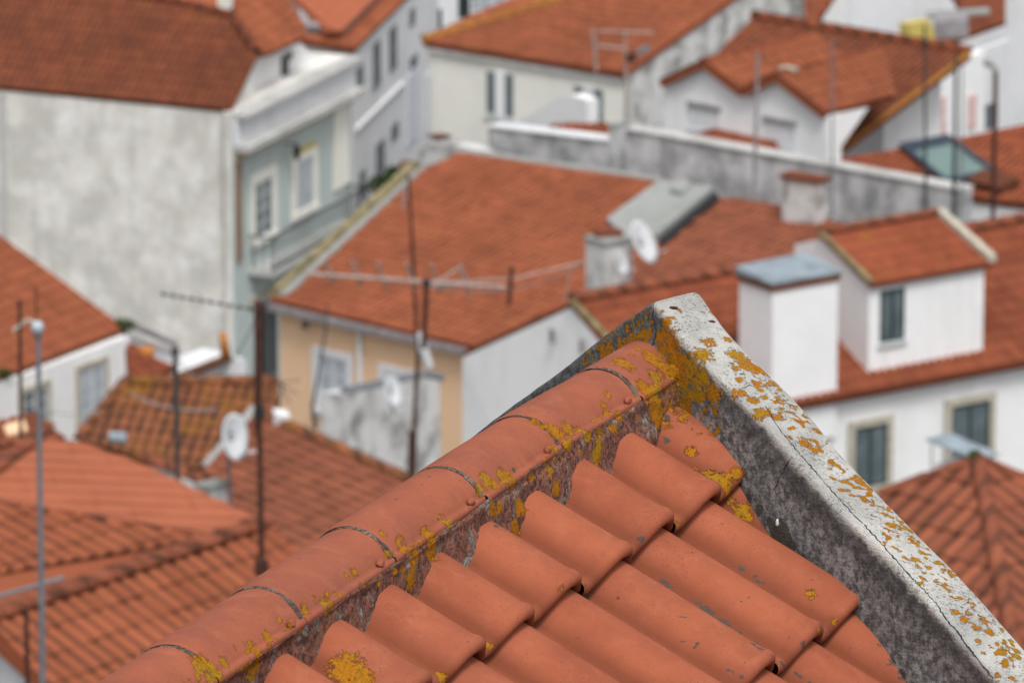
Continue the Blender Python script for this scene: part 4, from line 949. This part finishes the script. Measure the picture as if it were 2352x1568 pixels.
# exposed interlocking ribs on the cut tile by the wall
rb = MB()
for i, dv in enumerate((.010, .024, .048)):
    p0, p1 = FPnt(-FW*1+.045, .004+dv, -.055), FPnt(-FW*1-.062, .004+dv, -.028+.004*i)
    rb.tube([p0, (p0+p1)/2+fn*-.006, p1], .0042, 8)
rb.build('interlock_ribs', FM, fg, True)
# ---- parapet: one swept cement coping along the gable
gn_a, gn_b = J0, J0+g
inner = [(880, 1151), (1000, 1061), (1135, 960), (1232, 888), (1321, 821), (1410, 752), (1470, 708), (1499, 687), (1512, 704), (1558, 769), (1628, 842), (1700, 914), (1773, 992), (1821, 1052), (1935, 1178), (2068, 1299+8), (2278, 1545), (2420, 1702), (2700, 2030)]
top3 = [vray(p, gn_a, gn_b) for p in inner]
ss = [np.dot(p-J0, g) for p in top3]; order = np.argsort(ss); ss = np.array(ss)[order]; zz_ = np.array([p[2] for p in top3])[order]
sa = np.arange(ss[0], ss[-1], .0055)
s_ap = np.dot(vray((1499, 687), gn_a, gn_b)-J0, g)
TH = .103
cs = [(0., -x) for x in np.linspace(.40, .012, 64)]+[(.0006, -.008), (.002, -.0045), (.0045, -.002), (.008, -.0005)]+[(x, 0.) for x in np.linspace(.012, TH-.012, 15)]+[(TH-.008, -.0005), (TH-.0045, -.002), (TH-.002, -.0045), (TH-.0006, -.008)]+[(TH, -x) for x in np.linspace(.012, .4, 14)]
zt_ = np.interp(sa, ss, zz_); kz = np.hanning(9); kz /= kz.sum(); zt_ = np.convolve(np.pad(zt_, 4, 'edge'), kz, 'valid')
V, F, side, dpt = [], [], [], []
for i, s_ in enumerate(sa):
    for (x, dz) in cs:
        p = J0+g*s_+gp*x; p = np.array([p[0], p[1], zt_[i]+dz])
        w = .0022*mnoise.noise(Vector((s_*9, x*14, dz*11)))+.0009*mnoise.noise(Vector((s_*45, x*60, dz*55+3)))
        ins = 1 if x < .01 else 0
        if dz < -.006: p = p-gp*(w if x < TH/2 else -w)
        else: p = p+UP*(w+.0015*math.sin(s_*23+x*30))
        V.append(p); d_ = -dz if x < TH/2 else 0.
        lft = s_ < s_ap-.002
        dpt.append(-dz)
        side.append((min(1.3, d_/.030) if x < .01 else (-.45 if x > TH*.10 else -.1)) if not lft else (1.1-.9*mnoise.noise(Vector((s_*12, dz*20, 5))) if x < .01 else .2))
n_ = len(cs)
F = [(a*n_+b, a*n_+b+1, (a+1)*n_+b+1, (a+1)*n_+b) for a in range(len(sa)-1) for b in range(n_-1)]
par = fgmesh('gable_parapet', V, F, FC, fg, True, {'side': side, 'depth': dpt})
# long crack in the coping and the seam at the apex
def ribbon(name, pts, w, lift, mat=M['dark']):
    """thin open crack following the surface below the given photo points"""
    ob_bvh = BVHTree.FromPolygons([tuple(q) for q in par_v], par_f); P = []
    for a_, b_ in zip(pts[:-1], pts[1:]):
        m_ = max(2, int(math.hypot(b_[0]-a_[0], b_[1]-a_[1])/5))
        for i in range(m_):
            f_ = i/m_; px_ = (a_[0]+(b_[0]-a_[0])*f_+random.gauss(0, .9), a_[1]+(b_[1]-a_[1])*f_+random.gauss(0, .9)); r_ = ray(px_)
            hit = ob_bvh.ray_cast(Vector(CAM), Vector(r_).normalized())
            if hit[0] is not None: P.append(np.array(hit[0])+np.array(hit[1])*lift*(1 if np.dot(np.array(hit[1]), r_) < 0 else -1))
    if len(P) > 2:
        MB().tube(P, [w*random.uniform(.4, 1.3) for _ in P], 5).build(name, mat, fg)
par_v, par_f = V, F
ribbon('crack', [(1758, 932), (1770, 952), (1790, 985), (1845, 1052), (1905, 1120), (1955, 1176), (1985, 1206)], .0010, .0002)
ribbon('crack', [(1985, 1206), (2020, 1244), (2060, 1288), (2098, 1330), (2150, 1385), (2180, 1430), (2198, 1448), (2215, 1475), (2285, 1560)], .0013, .0002)
ribbon('crack', [(1502, 700), (1499, 728), (1508, 758), (1504, 785), (1490, 800)], .0011, .0002)
ribbon('crack', [(1818, 1050), (1800, 1078), (1785, 1112), (1772, 1130)], .0009, .0002)
ribbon('crack', [(1700, 893), (1722, 884), (1735, 890)], .0009, .0002)
# gable wall below the coping, down to the ground
def zmin(s_): return float(np.interp(s_, ss, zz_))
s0_, s1_ = ss[0]+.02, ss[-1]-.02
gw = [J0+g*s0_, J0+g*s_ap, J0+g*s1_]; tp = [np.array([q[0], q[1], zmin(s_)-.35]) for q, s_ in zip(gw, (s0_, s_ap, s1_))]
bt = [np.array([tp[2][0], tp[2][1], GZ(fy)-1]), np.array([tp[0][0], tp[0][1], GZ(fy)-1])]
MB().prism([q+gp*.008 for q in tp+bt], gp*(TH-.018)).build('gable_wall', M['white'], fg)
ev = FPnt(3.3, 1.25, -.13); eg = J0+g*(s1_-.3)
fw = [np.array([eg[0], eg[1], ev[2]]), ev, ev-fh*2.6, np.array([*(J0+g*s0_)[:2], ev[2]])]
MB().drop(fw, GZ(fy)-1).build('wall', M['white'], fg)
bk_ = [AX+UP*.02-fr_*.3, AX+UP*.02+fr_*3.6, AX+UP*.02+fr_*3.6-fh*1.3-UP*.95, J0+g*s0_+UP*(ev[2]+.1-J0[2])*0-UP*.75]
MB().prism(bk_, -UP*.05).build('rear_slope', M['roofA'], fg)
# ---- ridge tiles
sil = AX-fh*.586*FR+UP*.81*FR
def t_at(x):
    lo, hi = -2., 5.
    for _ in range(40):
        m_ = (lo+hi)/2
        if proj(sil+fr_*m_+RY(m_))[0] > x: lo = m_
        else: hi = m_
    return lo
joints = [t_at(x) for x in (1515, 1325, 1141, 962, 750, 540, 334)]; joints += [joints[-1]+.385, joints[-1]+.77]
sec = [(.070, .018, 0), (.0775, .024, 0), (.0800, .030, 0), (.0790, .0355, 0), (.0755, .0380, 0), (.0720, .0372, 0), (.0695, .0385, 0)]
ang = np.radians(np.linspace(32, 148, 44)); sec += [(FR*math.cos(a_), FR*math.sin(a_), 1) for a_ in ang]+[(-a_[0], a_[1], 0) for a_ in sec[:7][::-1]]
for ji in range(len(joints)-1):
    t0, t1 = joints[ji], joints[ji+1]; V, F = [], []; L_ = t1-t0
    if ji == 0: t0 = t0-.14
    nrow = [0, .001, .003, .006]+list(np.linspace(.012, (t1-t0)-.022, 40))+[(t1-t0)-x for x in (.014, .008, .004, .0015, 0)]
    rr = np.random.default_rng(900+ji); yaw, dz, dh_ = rr.normal(0, .004), rr.normal(0, .0012), rr.normal(0, .001)
    for q_, s_ in enumerate(nrow):
        f_ = s_/(t1-t0); sc = .975+.04*f_; rem = (t1-t0)-s_
        if s_ < .012 and ji > 0: sc -= .022*(1-math.sqrt(max(0, s_/.012)))
        if rem < .014: sc += .006*(rem/.014)-.004-(.020*(1-math.sqrt(rem/.010)) if rem < .010 else 0)
        for (a_, b_, fl) in sec:
            crease = 1-.012*max(0, 1-abs(math.degrees(math.atan2(b_, a_))-92)/9)*0
            w = 1+.010*mnoise.noise(Vector((a_*18+ji*4, b_*18, s_*7)))
            V.append(AX+RY(t0+s_)+fr_*(t0+s_)+(fh*a_+UP*b_)*sc*w*crease+fh*(yaw*(s_-.19)+dh_)+UP*dz)
    if ji == 0: V = [p+fr_*((.03-np.dot(p-J0, gp))/np.dot(fr_, gp)) if np.dot(p-J0, gp) > .03 else p for p in V]
    n_ = len(sec); F = [(a*n_+b, (a+1)*n_+b, (a+1)*n_+b+1, a*n_+b+1) for a in range(len(nrow)-1) for b in range(n_-1)]
    rt = fgmesh('ridge_tile', V, F, FM2, fg, True, {'pan_shade': [0.]*len(V)})
    # cast lug on the rim near the upper end
    c_ = AX+RY(joints[ji])+fr_*(joints[ji]+.050+.006*math.sin(ji*7))+(fh*.0735+UP*.0405)
    if ji > 0:
        bmx = bmesh.new(); bmesh.ops.create_uvsphere(bmx, u_segments=14, v_segments=9, radius=1)
        Vl = [c_+fr_*v_.co.x*.0105+fh*v_.co.y*.006+UP*v_.co.z*.0075+(fh+UP)*.0035*mnoise.noise(v_.co*1.7+Vector((ji*5.1, 0, 0))) for v_ in bmx.verts]
        fgmesh('lug', Vl, [tuple(v_.index for v_ in f_.verts) for f_ in bmx.faces], FM2, rt, True, {'pan_shade': [0.]*len(Vl)}); bmx.free()
# ---- mortar: joints and the bed below the rim
for ji in range(1, len(joints)-1):
    V, F = [], []; A_ = np.radians(np.linspace(8, 150, 110)); m_ = 8
    for i, a_ in enumerate(A_):
        dg = math.degrees(a_); wd = (.0028+.0062*max(0, 1-dg/115)**.9)*(1+.75*mnoise.noise(Vector((dg*.09, ji*3.3, 0))))
        if dg > 118: wd *= max(.15, 1-(dg-118)/40)
        for b in range(m_):
            ph_ = math.pi*b/(m_-1); x_ = joints[ji]+.0045-math.cos(ph_)*wd
            h_ = math.sin(ph_)*wd*.22+.0016*mnoise.noise(Vector((dg*.35, b*.9, ji)))
            V.append(AX+RY(x_)+fr_*x_+(fh*math.cos(a_)+UP*math.sin(a_))*(FR*.978+h_+.0006))
    F = [(a*m_+b, a*m_+b+1, (a+1)*m_+b+1, (a+1)*m_+b) for a in range(len(A_)-1) for b in range(m_-1)]
    fgmesh('joint_mortar', V, F, FMg, fg, True)
tt = np.arange(joints[0]-.06, joints[-1], .0055); V, F = [], []
pA = AX+fh*.045+UP*.022; pB = AX+fh*.0785+UP*.029; pC = X0-fd*.200+fn*(-.004); pD = X0-fd*.135+fn*(-.075)
qs = [(pA, pB, f_) for f_ in np.linspace(0, .9, 5)]+[(pB, pC, f_) for f_ in np.linspace(0, .92, 9)]+[(pC, pD, f_) for f_ in np.linspace(0, 1, 16)]
nB = fh*.5+UP*.86
for t in tt:
    for i, (a_, b_, f_) in enumerate(qs):
        p = a_*(1-f_)+b_*f_+fr_*t+RY(t)*max(0., min(1., 1-(i-6)/20.)); q = p*1.
        w = .0085*mnoise.noise(Vector((t*11, i*.16, 2)))+.0030*mnoise.noise(Vector((t*42, i*.5, 7)))+.0012*mnoise.noise(Vector((t*130, i*1.3, 9)))
        V.append(q+nB*w*(1 if i > 4 else .4))
n_ = len(qs); F = [(a*n_+b, (a+1)*n_+b, (a+1)*n_+b+1, a*n_+b+1) for a in range(len(tt)-1) for b in range(n_-1)]
fgmesh('ridge_mortar', V, F, FMo, fg, True)
# mortar fillet at the head of the first tiles against the parapet
fl_v, fl_f = [], []
for i, (px_, py_, r_) in enumerate([(1533, 872, .020), (1541, 892, .024), (1535, 915, .026), (1530, 938, .024), (1522, 958, .018), (1547, 858, .016)]):
    bmx = bmesh.new(); bmesh.ops.create_icosphere(bmx, subdivisions=4, radius=1); c_ = vray((px_, py_), J0, J0+g)-gp*.004; k_ = len(fl_v)
    fl_v += [c_+np.array(v_.co)*r_*(1+.30*mnoise.noise(v_.co*2.1+Vector((i*3, 0, 0)))+.10*mnoise.noise(v_.co*7)) for v_ in bmx.verts]
    fl_f += [tuple(v_.index+k_ for v_ in f_.verts) for f_ in bmx.faces]; bmx.free()
fgmesh('mortar_fillet', fl_v, fl_f, FMo, fg, True)
# ---- lichen and dirt fields, from patches located on the real surfaces
allV, allF = [], []
for o, Vv_ in FG:
    k_ = len(allV); allV += [tuple(q) for q in Vv_]; allF += [tuple(i+k_ for i in p.vertices) for p in o.data.polygons]
BV = BVHTree.FromPolygons(allV, allF)
PXM = 11.8/FP
def located(bl):
    out = []
    for b in bl:
        h_ = BV.ray_cast(Vector(CAM), Vector(ray(b[:2])).normalized())
        if h_[0] is not None: out.append((np.array(h_[0]), b[2]*PXM*1.2, b[3] if len(b) > 3 else 1.))
    return out
LI = [(1432, 836, 24), (1418, 826, 12), (1468, 803, 12), (1498, 827, 20), (1488, 812, 14), (1505, 867, 20), (1451, 815, 8), (1449, 857, 6), (1395, 906, 11), (1388, 930, 11), (1398, 950, 10), (1478, 893, 20), (1500, 905, 26), (1505, 935, 30), (1512, 955, 22), (1268, 987, 20), (1305, 984, 17), (1287, 995, 12), (1228, 968, 12), (1245, 978, 10),
      (1117, 1103, 18), (1158, 1096, 22), (1136, 1112, 14), (1180, 1110, 12), (1100, 1118, 10), (988, 1228, 20), (991, 1260, 22), (951, 1280, 20), (944, 1335, 20), (948, 1308, 14), (1278, 1122, 17), (1195, 1165, 20), (1185, 1212, 17), (1305, 1020, 16), (1368, 1050, 20), (1376, 1020, 14), (1345, 1000, 12), (1410, 985, 14), (1420, 955, 12),
      (460, 1520, 20), (494, 1546, 18), (587, 1492, 15), (580, 1530, 22), (614, 1462, 14), (664, 1439, 8), (742, 1385, 11), (752, 1362, 8), (367, 1482, 7), (800, 1542, 34), (830, 1555, 22), (1228, 1415, 13), (1121, 1482, 12), (1015, 1556, 14), (1288, 1350, 9), (1348, 1360, 7), (1555, 1203, 14), (880, 1225, 10), (925, 1262, 14), (700, 1400, 12), (640, 1420, 9),
      (1601, 1078, 8), (1634, 1092, 15), (1661, 1108, 20), (1671, 1125, 16), (1694, 1086, 15), (1678, 1152, 12), (1704, 1173, 19), (1721, 1190, 10), (1863, 1362, 12), (1868, 1334, 5), (1915, 1425, 9), (1881, 1449, 8), (1790, 1529, 7), (1587, 1037, 13), (1648, 985, 8), (1808, 1460, 6), (1135, 1480, 6)]
LP = [(1535, 790, 44), (1550, 830, 46), (1585, 850, 42), (1615, 815, 30), (1628, 786, 22), (1570, 880, 40), (1600, 900, 30), (1630, 905, 26), (1575, 925, 26), (1610, 865, 30), (1530, 850, 34), (1512, 770, 16), (1637, 720, 11), (1659, 742, 13), (1688, 765, 20), (1672, 780, 13), (1690, 815, 25), (1715, 832, 28), (1738, 846, 24), (1760, 858, 14), (1790, 895, 13), (1815, 930, 12), (1840, 968, 12), (1700, 872, 13), (1735, 880, 14), (1772, 880, 17),
      (1698, 902, 20), (1730, 920, 17), (1757, 912, 12), (1826, 940, 10), (1751, 950, 24), (1790, 958, 20), (1848, 1015, 28), (1870, 1032, 20), (1880, 990, 16), (1918, 1030, 16), (1900, 1005, 12), (1810, 985, 9), (1545, 730, 9), (1560, 712, 8), (1520, 715, 8), (1975, 1098, 22), (1962, 1072, 18), (1998, 1122, 16), (1915, 1098, 15), (1955, 1110, 11), (1956, 1136, 12), (2035, 1168, 11), (1995, 1178, 13), (2055, 1205, 16),
      (2030, 1225, 10), (2031, 1245, 11), (2065, 1265, 12), (2115, 1268, 14), (2098, 1285, 17), (2135, 1302, 11), (2125, 1315, 11), (2148, 1335, 14), (2178, 1355, 13), (2188, 1402, 14), (2215, 1422, 21), (2242, 1442, 18), (2272, 1452, 18), (2248, 1472, 14), (2302, 1495, 24), (2335, 1507, 18), (2312, 1527, 24), (2292, 1549, 14), (2325, 1557, 18), (2200, 1450, 8), (2260, 1500, 12)]
LP += [(1425, 798, 18), (1450, 785, 20), (1480, 775, 22), (1395, 812, 14), (1455, 730, 9), (1498, 740, 10), (1360, 820, 10)]
for i in range(60): LP.append((random.uniform(1340, 1500), 0, random.uniform(4, 10), random.uniform(.6, 1.)))
LP = [(p[0], 835-(p[0]-1340)*.52+random.uniform(-45, 12), p[2], p[3]) if len(p) > 3 else (p[0], p[1], p[2]*(.50 if p[0] > 1780 else .75), .95 if p[2] > 28 else .9) for p in LP]
for i in range(120):
    x_, y_ = random.uniform(1500, 1660), random.uniform(735, 1000)
    if x_ < 1499+(y_-687)*.80-6: LP.append((x_, y_, random.uniform(4, 11), .85))
for i in range(520):   # scattered small rosettes along the coping
    f_ = random.random(); x_ = 1665+f_*675; y_ = 800+f_*730+random.uniform(-20, 40); LP.append((x_+random.uniform(-20, 60), y_, random.choice((2.5, 3, 3, 4, 5, 6)), 1.))
for i in range(170):
    x_ = random.uniform(330, 1520); LI.append((x_, 1835-.634*x_+random.uniform(-12, 60), random.choice((3, 4, 5, 7, 9, 12)), .9))
DI = [(1595+i*9+random.uniform(-3, 3), 1378+i*6.6+random.uniform(-4, 4), random.uniform(3, 8), 1.1) for i in range(0, 34, 1) if random.random() < .7]+[(1690+i*8+random.uniform(-4, 4), 1290+i*6.2+random.uniform(-6, 6), random.uniform(2, 6), 1.1) for i in range(34) if random.random() < .6]+[(random.uniform(1550, 1960), random.uniform(1380, 1560), random.uniform(2, 5), 1.) for i in range(50)]+[(1790, 1222, 26, 1.2), (1805, 1243, 22, 1.1), (1770, 1203, 9), (1820, 1258, 12), (1472, 1236, 9), (1445, 1277, 10), (1690, 1092, 12), (1701, 1305, 8), (1744, 1338, 8), (1617, 1395, 10), (1637, 1409, 9), (1657, 1423, 10), (1680, 1437, 8), (1704, 1452, 8), (1535, 1345, 10), (1520, 1332, 7), (1600, 1478, 9), (1560, 1472, 6), (1740, 1475, 7), (1845, 1480, 9), (1906, 1448, 6), (1680, 1540, 8), (1705, 1552, 8), (1100, 1218, 7), (1140, 1208, 8),
      (1530, 1010, 10), (1528, 960, 12), (1540, 930, 14), (1515, 985, 10), (1180, 1078, 7), (985, 1095, 5), (1660, 1235, 5), (1350, 1370, 7), (1210, 1430, 5), (1345, 1345, 6), (1860, 1400, 6), (1903, 1370, 5)]
def field(o, Vv_, bl, nm, clip=2.6):
    P_ = np.asarray(Vv_); val = np.full(len(P_), -1.5)
    for c_, r_, s_ in bl:
        d_ = np.linalg.norm(P_-c_, axis=1)/r_; val = np.maximum(val, s_*(1.-.55*d_*d_)*1.0)
    a_ = o.data.attributes.new(nm, 'FLOAT', 'POINT'); a_.data.foreach_set('value', np.clip(val, -1.5, 1.2).astype(np.float32))
LL = located(LI+LP); DD = located(DI)
# grime collects along the joint between tiles and parapet
for s_ in np.arange(-.1, 1.0, .03): DD.append((J0+g*s_-UP*(.357/.679*s_+.012), .012, .9))
for o, Vv_ in FG: field(o, Vv_, LL, 'lichen'); field(o, Vv_, DD, 'dirt')
# ---- bird dropping and bits of debris on the tiles
h_ = BV.ray_cast(Vector(CAM), Vector(ray((1786, 1200))).normalized())
def blob(label, cat, name, c_, sx, mat, seed_):
    bmx = bmesh.new(); bmesh.ops.create_icosphere(bmx, subdivisions=3, radius=1)
    Vb = [np.array(c_)+np.array(v_.co)*np.array(sx)*(1+.35*mnoise.noise(v_.co*2.2+Vector((seed_, 0, 0)))) for v_ in bmx.verts]
    o = mesh_obj(name, Vb, [tuple(v_.index for v_ in f_.verts) for f_ in bmx.faces], mat, None, True, loc=Vb[0]*0+np.array(c_)); bmx.free(); o['label'] = label; o['category'] = cat; return o
if h_[0] is not None: blob('white bird dropping on the dirty tile by the grey parapet', 'dropping', 'bird_dropping', h_[0], (.0035, .003, .007), M['dish'], 4)
for i, (x_, y_, s3, l_) in enumerate([(1545, 707, (.009, .004, .003), 'brown seed husk lying near the peak of the parapet'), (1633, 738, (.008, .003, .002), 'thin curled twig on the parapet below the peak'), (1046, 1017, (.007, .004, .005), 'dark lump of moss on the skyline of the ridge tiles')]):
    h_ = BV.ray_cast(Vector(CAM), Vector(ray((x_, y_))).normalized())
    if h_[0] is not None: blob(l_, 'debris', 'debris', h_[0], s3, M['rust'] if i < 2 else M['dark'], i)
